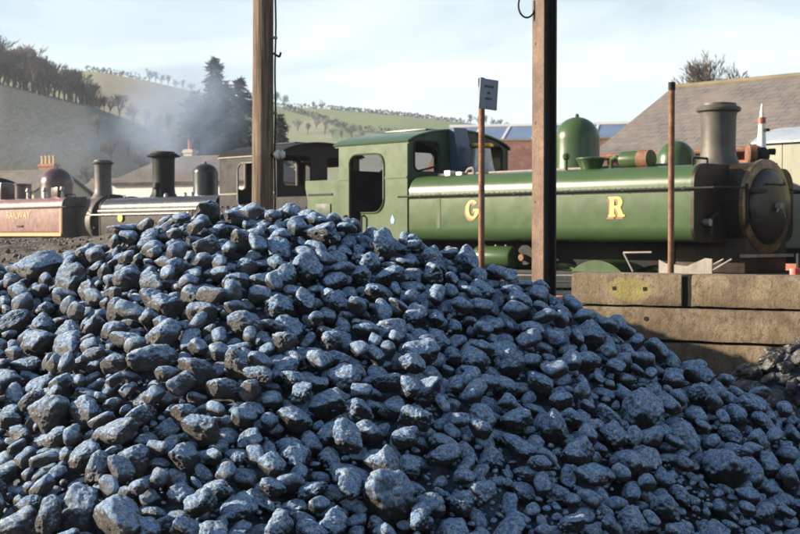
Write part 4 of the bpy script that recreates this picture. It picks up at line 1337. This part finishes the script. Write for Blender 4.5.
def rough_beam(x0, x1, y0, y1, z0, z1, seed):
    """concrete beam with chipped, uneven edges"""
    nx, ny, nzv = max(4, int((x1 - x0) / 0.05)), 4, 6
    bm = bmesh.new()
    grid = {}
    def V(i, j, kk):
        key = (i, j, kk)
        if key not in grid:
            x = x0 + (x1 - x0) * i / nx
            yy = y0 + (y1 - y0) * j / ny
            z = z0 + (z1 - z0) * kk / nzv
            e = ((j in (0, ny)) + (kk in (0, nzv)) + (i in (0, nx)))
            nv = mnoise.fractal(Vector((x * 4 + seed, yy * 4, z * 4)), 1.0, 2.0, 4)
            n2 = mnoise.noise(Vector((x * 13 + seed, yy * 13, z * 13)))
            off = 0.005 * nv + 0.0025 * n2
            if e >= 2:
                off -= 0.006 + 0.012 * max(0, n2)
            cy_, cz_ = (y0 + y1) / 2, (z0 + z1) / 2
            dy = (-1 if j == 0 else 1 if j == ny else 0)
            dz = (-1 if kk == 0 else 1 if kk == nzv else 0)
            dx = (-1 if i == 0 else 1 if i == nx else 0)
            grid[key] = bm.verts.new((x + dx * off, yy + dy * off, z + dz * off))
        return grid[key]
    for i in range(nx):
        for kk in range(nzv):
            bm.faces.new((V(i, 0, kk), V(i + 1, 0, kk), V(i + 1, 0, kk + 1), V(i, 0, kk + 1)))
            bm.faces.new((V(i, ny, kk), V(i, ny, kk + 1), V(i + 1, ny, kk + 1), V(i + 1, ny, kk)))
        for j in range(ny):
            bm.faces.new((V(i, j, nzv), V(i + 1, j, nzv), V(i + 1, j + 1, nzv), V(i, j + 1, nzv)))
            bm.faces.new((V(i, j, 0), V(i, j + 1, 0), V(i + 1, j + 1, 0), V(i + 1, j, 0)))
    for j in range(ny):
        for kk in range(nzv):
            bm.faces.new((V(0, j, kk), V(0, j, kk + 1), V(0, j + 1, kk + 1), V(0, j + 1, kk)))
            bm.faces.new((V(nx, j, kk), V(nx, j + 1, kk), V(nx, j + 1, kk + 1), V(nx, j, kk + 1)))
    bmesh.ops.recalc_face_normals(bm, faces=bm.faces)
    me = bpy.data.meshes.new('beam')
    bm.to_mesh(me)
    bm.free()
    me.materials.append(M['concrete'])
    me.shade_smooth()
    me.set_sharp_from_angle(angle=R(50))
    return me


tops = [1.295, 1.022, 0.745, 0.472, 0.20]
for ci, zt in enumerate(tops):
    zb = zt - 0.263
    off = [0.0, -0.012, -0.004, -0.01, 0.0][ci]
    st0 = [0.0, -0.05, 0.03, 0.0, 0.0][ci]
    joints = [[st0, 0.985, 4.2], [st0, 2.6, 4.3], [st0, 1.7, 4.2], [st0, 2.3, 4.3], [st0, 4.2]][ci]
    for bi, (a, b) in enumerate(zip(joints[:-1], joints[1:])):
        gap0 = 0.035 if (ci == 0 and bi == 1) else 0.004
        gap1 = 0.035 if (ci == 0 and bi == 0) else 0.004
        link('concrete_beam', rough_beam(a + gap0, b - gap1, off, 0.32, zb, zt, ci * 7.3 + bi * 3.1), wall)
MB().box((0.94, 0.03, 1.04), (1.03, 0.30, 1.275)).build('joint_filler', M['hole'], wall, False)
# two bolt holes on the top beam: flush boxes, hole shade in their colour
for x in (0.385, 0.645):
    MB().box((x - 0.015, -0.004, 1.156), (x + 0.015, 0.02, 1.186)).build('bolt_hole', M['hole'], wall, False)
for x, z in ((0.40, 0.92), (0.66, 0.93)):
    MB().lathe([(0.02, -0.013), (0.02, 0.01)], (x, -0.004, z), 'y', 9).build('bolt_hole', M['hole'], wall)  # dark disc on the face, coloured for the shade inside a hole

# stack of bleached boards behind the stanchion
y = 12.6
bs = thing('board_stack', 'stack of bleached timber boards behind the rusty stanchion', 'timber', (pix(520, 236, y).x, y, 0), R(-3))
for i in range(5):
    z = 1.225 - 0.075 * i
    MB().box((-0.46 + 0.01 * (i % 2), -0.1, z - 0.045), (0.56 - 0.02 * (i % 2), 0.12, z), 0.006).build('board', M['board'], bs, False)
for x in (-0.3, 0.4):
    MB().box((x - 0.05, -0.08, -0.25), (x + 0.05, 0.1, 0.875), 0.01).build('bearer', M['timber'], bs, False)
kb = thing('brick_block', 'small orange-brown block beside the end of the concrete wall', 'block', (pix(563, 236, 11.15).x, 11.15, 0))
MB().box((-0.05, -0.05, -0.25), (0.05, 0.05, 0.94), 0.012).build('post', M['timber'], kb)
MB().box((-0.055, -0.055, 0.943), (0.055, 0.055, 1.09), 0.012).build('cap', M['redpot'], kb)


# ================================================================== COAL HEAP
CREST = [(-9, 0.2), (-6, 0.8), (-4.0, 1.12), (-3, 1.25), (-2.14, 1.33), (-1.607, 1.45), (-1.446, 1.57), (-1.07, 1.655), (-0.64, 1.655), (-0.214, 1.575), (0.054, 1.52), (0.48, 1.355), (0.777, 1.285), (0.964, 1.165), (1.34, 0.955), (1.607, 0.85), (1.82, 0.74), (2.14, 0.57), (3.0, 0.20), (4.0, -0.2), (9, -0.3)]
BANK = [(-12, 1.0), (-6, 1.40), (-3.06, 1.545), (-2.6, 1.55), (-2.3, 1.575), (-1.9, 1.70), (-1.53, 1.80), (-1.15, 1.83), (-0.84, 1.76), (-0.5, 1.58), (0.0, 1.25), (0.6, 0.9), (1.2, 0.4), (1.8, -0.25), (9, -0.3)]
YC = 7.0


def heap_z(x, y):
    x = np.asarray(x, float)
    y = np.asarray(y, float)
    cz = lerp_table(CREST, x)
    front = cz - 0.47 * (YC - y) - 0.06 * np.maximum(0, 5.6 - y)
    bank = lerp_table(BANK, x * 10.0 / np.maximum(y, 10.0))
    s = np.clip((y - YC) / 3.0, 0, 1)
    s2 = s * s * (3 - 2 * s)
    right = np.clip((x + 0.2) / 0.9, 0, 1)
    back_l = cz * (1 - s2) + bank * s2 - 0.05 * np.sin(s * math.pi)
    back_r = cz - 0.55 * (y - YC)
    back = back_l * (1 - right) + np.minimum(back_l, back_r) * right
    fall = np.clip((y - (15.0 - x * 1.2)) / 4.0, 0, 1)
    back = back * (1 - fall) - 0.4 * fall
    z = np.where(y < YC, front, back)
    # bare heap against the wall
    d = np.hypot((x - 3.15) / 1.35, (y - 9.35) / 1.0)
    z = np.maximum(z, 0.98 * (1 - d * 0.75) - 0.05)
    return np.maximum(z, -0.4)


def heap_surface():
    xs = np.concatenate([np.arange(-9, -3.2, 0.15), np.arange(-3.2, 3.6, 0.045), np.arange(3.6, 8, 0.15)])
    ys = np.concatenate([np.arange(2.6, 7.6, 0.045), np.arange(7.6, 12, 0.08), np.arange(12, 24, 0.25)])
    X, Y = np.meshgrid(xs, ys)
    Z = heap_z(X, Y)
    nzv = np.array([mnoise.fractal(Vector((a * 5.5, b * 5.5, 1.7)), 0.7, 2.2, 5) for a, b in zip(X.ravel(), Y.ravel())]).reshape(X.shape)
    Z = Z + nzv * np.where(Y < 7.6, 0.034, 0.03) - np.where(Y < 7.6, 0.035, 0.0)
    vs_ = np.stack([X, Y, Z], -1).reshape(-1, 3)
    ny, nx = X.shape
    idx = np.arange(nx * ny).reshape(ny, nx)
    q = np.stack([idx[:-1, :-1], idx[:-1, 1:], idx[1:, 1:], idx[1:, :-1]], -1)
    yc = (Y[:-1, :-1] + Y[1:, 1:]) / 2
    xc = (X[:-1, :-1] + X[1:, 1:]) / 2
    zone = (yc > 7.35 + 0.12 * np.sin(xc * 5)) & (xc < 1.2)
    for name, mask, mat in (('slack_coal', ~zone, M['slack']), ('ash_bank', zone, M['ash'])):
        fs = q[mask]
        used = np.unique(fs)
        remap = np.full(len(vs_), -1)
        remap[used] = np.arange(len(used))
        me = bpy.data.meshes.new(name)
        me.from_pydata(vs_[used].tolist(), [], remap[fs].tolist())
        me.materials.append(mat)
        me.shade_smooth()
        o = link(name, me)
        if name == 'ash_bank':
            tag(o, kind='structure')
        else:
            tag(o, 'fine dark slack coal filling the gaps of the heap', 'coal', kind='stuff')


heap_surface()

# ---- lump shapes: rounded polyhedra, roughened
def ico(sub):
    bm = bmesh.new()
    bmesh.ops.create_icosphere(bm, subdivisions=sub, radius=1.0)
    v = np.array([x.co[:] for x in bm.verts])
    v /= np.linalg.norm(v, axis=1, keepdims=True)
    f = np.array([[x.index for x in t.verts] for t in bm.faces])
    bm.free()
    return v, f


ICO = {s: ico(s) for s in (1, 2, 3, 5)}


def lump_shape(dirs, seed):
    r_ = np.random.default_rng(seed)
    npl = r_.integers(8, 15)
    nrm = r_.normal(size=(npl, 3))
    nrm /= np.linalg.norm(nrm, axis=1, keepdims=True)
    nrm = np.vstack([nrm, -nrm[:4], np.eye(3), -np.eye(3)])
    hh = r_.uniform(0.72, 1.05, len(nrm))
    dt = np.clip(dirs @ nrm.T, 0, None) / hh
    pw = r_.choice([4.2, 5.0, 6.0, 7.5, 11.0])
    rad = (dt ** pw).sum(1) ** (-1 / pw)
    an = np.array([1.0, r_.uniform(0.72, 0.95), r_.uniform(0.58, 0.85)])
    p = dirs * rad[:, None] * an
    off = seed * 7.13
    det = np.array([0.085 * mnoise.fractal(Vector((a * 1.7 + off, b * 1.7, c * 1.7)), 0.9, 2.0, 4) + 0.062 * mnoise.fractal(Vector((a * 5.0 + off, b * 5.0, c * 5.0)), 0.7, 2.1, 4)
                    - 0.05 * max(0.0, 0.30 - abs(mnoise.noise(Vector((a * 2.1 - off, b * 2.1, c * 2.1))))) for a, b, c in p])
    return p * (1 + det)[:, None]


NPROTO = 22
PROTO_LOW = [{s: lump_shape(ICO[s][0], i) for s in (1, 2, 3)} for i in range(NPROTO)]
PROTO_HI = {}


def hi_mesh(i, mat):
    key = (i, mat.name)
    if key not in PROTO_HI:
        if i not in PROTO_HI:
            PROTO_HI[i] = lump_shape(ICO[5][0], i)
        me = bpy.data.meshes.new('coal_lump')
        me.from_pydata(PROTO_HI[i].tolist(), [], ICO[5][1].tolist())
        me.materials.append(mat)
        me.shade_smooth()
        PROTO_HI[key] = me
    return PROTO_HI[key]


def surf_normal(x, y):
    e = 0.04
    zx = (heap_z(x + e, y) - heap_z(x - e, y)) / (2 * e)
    zy = (heap_z(x, y + e) - heap_z(x, y - e)) / (2 * e)
    n = Vector((-float(zx), -float(zy), 1.0))
    return n.normalized()


def crumb(x, y):
    """patches of the slope where only broken crumbs lie"""
    for cx_, cy_, rx_, ry_ in ((0.55, 5.25, 0.34, 0.20), (1.42, 5.75, 0.30, 0.34), (0.98, 6.35, 0.22, 0.26), (-0.35, 6.75, 0.2, 0.12), (1.0, 4.9, 0.2, 0.12)):
        if ((x - cx_) / rx_) ** 2 + ((y - cy_) / ry_) ** 2 < 1 + 0.4 * math.sin(x * 23 + y * 17):
            return True
    return False


class Packer:
    def __init__(self, cell=0.16):
        self.c, self.g = cell, {}
        self.items = []

    def ok(self, p, r, k):
        c = self.c
        i0, j0, k0 = int(p.x // c), int(p.y // c), int(p.z // c)
        for i in (-2, -1, 0, 1, 2):
            for j in (-2, -1, 0, 1, 2):
                for kk in (-2, -1, 0, 1, 2):
                    for q, rq in self.g.get((i0 + i, j0 + j, k0 + kk), ()):
                        if (q - p).length < k * (r + rq):
                            return False
        return True

    def put(self, p, r):
        c = self.c
        self.g.setdefault((int(p.x // c), int(p.y // c), int(p.z // c)), []).append((p, r))
        self.items.append((p, r))


def fill(domain, batches, seed, packing):
    rs = random.Random(seed)
    pk = Packer()
    for rmin, rmax, tries, lift, k in batches:
        for _ in range(tries):
            x, y = domain(rs)
            r = rs.uniform(rmin, rmax)
            if r > 0.036 and crumb(x, y) and rs.random() < 0.93:
                continue
            n = surf_normal(x, y)
            p = Vector((x, y, float(heap_z(x, y)))) + n * (r * lift * rs.uniform(0.7, 1.3))
            if pk.ok(p, r, k * packing):
                pk.put(p, r)
    return pk.items


def dom_main(rs):
    while True:
        y = rs.uniform(3.95, 7.55)
        x = rs.uniform(-1, 1) * (0.345 * y + 0.15)
        # stay on the heap, not in the bare pocket by the wall
        if math.hypot((x - 3.25) / 1.25, (y - 9.35) / 1.0) * 0.75 < 0.9 and y > 7.2 and x > 1.9:
            continue
        return x, y


ITEMS = fill(dom_main, [(0.09, 0.125, 40, 0.55, 0.92), (0.064, 0.086, 700, 0.6, 0.84), (0.046, 0.064, 12000, 0.0, 0.74), (0.040, 0.064, 12000, 1.15, 0.80), (0.028, 0.044, 14000, 0.6, 0.80), (0.014, 0.026, 12000, 0.6, 0.86), (0.008, 0.014, 16000, 0.6, 0.9)], 5, 0.97)


def place_rot(n, rs):
    """rest the flat side roughly along the slope"""
    q = n.to_track_quat('Z', 'Y')
    e = Euler((rs.uniform(-0.5, 0.5), rs.uniform(-0.5, 0.5), rs.uniform(0, 6.28)))
    return q.to_matrix() @ e.to_matrix()


rs = random.Random(99)
lumps = []
for p, r in ITEMS:
    n = surf_normal(p.x, p.y)
    px_size = r / p.y
    sx, sy = p.x / p.y * FPX + 400, 236 - (p.z - EYE) / p.y * FPX
    inview = -15 < sx < 815 and sy < 550
    lumps.append((p, r, place_rot(n, rs), rs.randrange(NPROTO), (rs.uniform(0.9, 1.2), rs.uniform(0.85, 1.1), rs.uniform(0.85, 1.1)), px_size if inview else 0))

order = sorted(range(len(lumps)), key=lambda i: -lumps[i][5])
top300 = set(order[:300])


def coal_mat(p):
    """half-thawed crest towards the sun, its coal colour lightened for sunlight"""
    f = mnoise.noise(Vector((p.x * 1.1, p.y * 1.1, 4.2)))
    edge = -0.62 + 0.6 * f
    return M['coal_thaw_sunlit'] if (p.x < edge and p.y > 4.6 + 0.6 * f) else M['coal_frost']


def lump_words(p, r, pi_, scl, mat):
    """what sets this lump apart: its size, its shape, its frost, where it lies"""
    e = np.sort(np.ptp(PROTO_LOW[pi_][2], axis=0) * np.array(scl))
    shape = 'flat slab-like' if e[0] / e[1] < 0.72 else 'long' if e[2] / e[1] > 1.32 else 'blocky' if pi_ % 2 else 'rounded'
    size = 'large ' if r > 0.095 else ''
    frost = 'half-thawed with frosted top' if mat is M['coal_thaw_sunlit'] else 'coated in frost'
    if p.y > 6.75:
        where = 'along the crest against the engines' if p.x < 0.3 else 'along the crest before the concrete wall'
    elif crumb(p.x + 0.12, p.y) or crumb(p.x - 0.12, p.y):
        where = 'beside a patch of broken crumbs'
    elif p.z < 0.62:
        where = 'low on the slope of the heap'
    else:
        where = 'on the slope below the crest'
    lab = '%s%s coal lump %s, %s' % (size, shape, frost, where)
    return lab, 'coal lump', '%s%s %s lumps %s' % (size, shape, 'thawed' if mat is M['coal_thaw_sunlit'] else 'frosted', where)


sv, sf, soff = {'a': [], 'b': []}, {'a': [], 'b': []}, {'a': 0, 'b': 0}
for i, (p, r, rot, pi_, scl, _) in enumerate(lumps):
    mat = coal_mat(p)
    if i in top300:
        o = link('coal_lump', hi_mesh(pi_, mat))
        S = Matrix.Diagonal(Vector(scl) * r * 1.08)
        o.matrix_world = Matrix.Translation(p) @ (rot @ S).to_4x4()
        tag(o, *lump_words(p, r, pi_, scl, mat))
    else:
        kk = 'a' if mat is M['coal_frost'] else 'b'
        sub = 3 if r > 0.036 else 2 if r > 0.016 else 1
        v = PROTO_LOW[pi_][sub] * np.array(scl) * r * 1.08
        v = v @ np.array(rot).T + np.array(p)
        sv[kk].append(v)
        sf[kk].append(ICO[sub][1] + soff[kk])
        soff[kk] += len(v)
for kk, mat, lab in (('a', M['coal_frost'], 'smaller frosted coal lumps packed between the big ones'), ('b', M['coal_thaw_sunlit'], 'smaller half-thawed coal pieces along the sunny crest')):
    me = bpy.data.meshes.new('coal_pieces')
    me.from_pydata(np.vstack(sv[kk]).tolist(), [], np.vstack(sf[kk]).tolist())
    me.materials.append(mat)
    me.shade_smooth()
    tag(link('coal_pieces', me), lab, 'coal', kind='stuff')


# ---- bare, frost-free heap by the wall
def dom_bare(rs):
    while True:
        x, y = rs.uniform(2.0, 3.35), rs.uniform(8.2, 10.0)
        wy = W1.y + (x - W1.x) * wd.y / wd.x
        if y < wy - 0.16 and math.hypot((x - 3.25) / 1.25, (y - 9.35)) < 1.15:
            return x, y


for p, r in fill(dom_bare, [(0.06, 0.085, 400, 0.7, 0.95), (0.045, 0.06, 1500, 0.3, 0.92), (0.03, 0.045, 1500, 0.5, 0.92)], 8, 0.95):
    o = link('bare_coal_lump', hi_mesh(rs.randrange(8), M['coal_bare']) if r > 0.055 else None)
    if o.data is None:
        bpy.data.objects.remove(o)
        key = ('low', rs.randrange(8))
        if key not in PROTO_HI:
            me = bpy.data.meshes.new('bare_coal_lump')
            me.from_pydata(PROTO_LOW[key[1]][3].tolist(), [], ICO[3][1].tolist())
            me.materials.append(M['coal_bare'])
            me.shade_smooth()
            PROTO_HI[key] = me
        o = link('bare_coal_lump', PROTO_HI[key])
    rot = place_rot(surf_normal(p.x, p.y), rs)
    o.matrix_world = Matrix.Translation(p) @ (rot @ Matrix.Diagonal(Vector((1, 1, 1)) * r * 1.1)).to_4x4()
    tag(o, 'frost-free dark coal lump on the small sunlit heap against the concrete wall', 'coal lump', 'bare lumps by the concrete wall')

# ---- clinker stones on the ash bank
vv, ff, off = [], [], 0
for _ in range(6500):
    y = 7.3 + 9.5 * rs.random() ** 1.6
    x = rs.uniform(-0.36, 0.02) * y
    r = rs.choice([0.006, 0.008, 0.011, 0.015, 0.024]) * rs.uniform(0.7, 1.2)
    v = PROTO_LOW[rs.randrange(NPROTO)][1] * r
    rot = Euler((rs.uniform(0, 6), rs.uniform(0, 6), rs.uniform(0, 6))).to_matrix()
    v = v @ np.array(rot).T + np.array((x, y, float(heap_z(x, y)) + r * 0.3))
    vv.append(v)
    ff.append(ICO[1][1] + off)
    off += len(v)
me = bpy.data.meshes.new('clinker')
me.from_pydata(np.vstack(vv).tolist(), [], np.vstack(ff).tolist())
me.materials.append(M['rubble'])
tag(link('clinker', me), 'small brown clinker stones strewn over the ash bank', 'clinker', kind='stuff')


# ================================================================== AIR
def volume_mat(name, color, dens, noise_scale=None):
    m = bpy.data.materials.new(name)
    m.use_nodes = True
    n, l = m.node_tree.nodes, m.node_tree.links
    n.remove(n['Principled BSDF'])
    v = n.new('ShaderNodeVolumePrincipled')
    v.inputs['Color'].default_value = (*color, 1)
    v.inputs['Density'].default_value = dens
    v.inputs['Anisotropy'].default_value = 0.2
    l.new(v.outputs[0], n['Material Output'].inputs['Volume'])
    if noise_scale:
        co = n.new('ShaderNodeTexCoord').outputs['Object']
        f = nz(n, l, noise_scale, 4, 0.6, co, 0.5)
        ln = n.new('ShaderNodeVectorMath')
        ln.operation = 'LENGTH'
        l.new(co, ln.inputs[0])
        fall = math_n(n, l, 'SUBTRACT', 1.0, ln.outputs['Value'], True)
        d = math_n(n, l, 'MULTIPLY', ramp(n, l, f, [(0.36, 0.0), (0.68, 1.0)]), fall)
        l.new(math_n(n, l, 'MULTIPLY', d, dens), v.inputs['Density'])
    return m


mb = MB().box((-440, -30, -1.25), (500, 950, 92))
hz_ = mb.build('haze', volume_mat('haze_air', (0.76, 0.86, 1.0), 0.00038), smooth=False)
tag(hz_, kind='stuff')


def smoke(px, py, y, rx, rz_, ry, dens, label, seed):
    bm = bmesh.new()
    bmesh.ops.create_icosphere(bm, subdivisions=3, radius=1.0)
    me = bpy.data.meshes.new('smoke')
    bm.to_mesh(me)
    bm.free()
    me.materials.append(volume_mat('smoke_%d' % seed, (0.55, 0.68, 0.92), dens, 1.4 + 0.2 * seed))
    o = link('smoke', me)
    o.location = pix(px, py, y)
    o.scale = (rx, ry, rz_)
    tag(o, label, 'smoke', kind='stuff')


smoke(182, 112, 62, 3.6, 3.2, 4.0, 0.75, 'blue-grey smoke drifting before the conifers and the wooded hill', 1)
smoke(85, 145, 70, 6.0, 2.2, 4.0, 0.08, 'thin blue-grey smoke hanging over the foot of the wooded hill', 2)
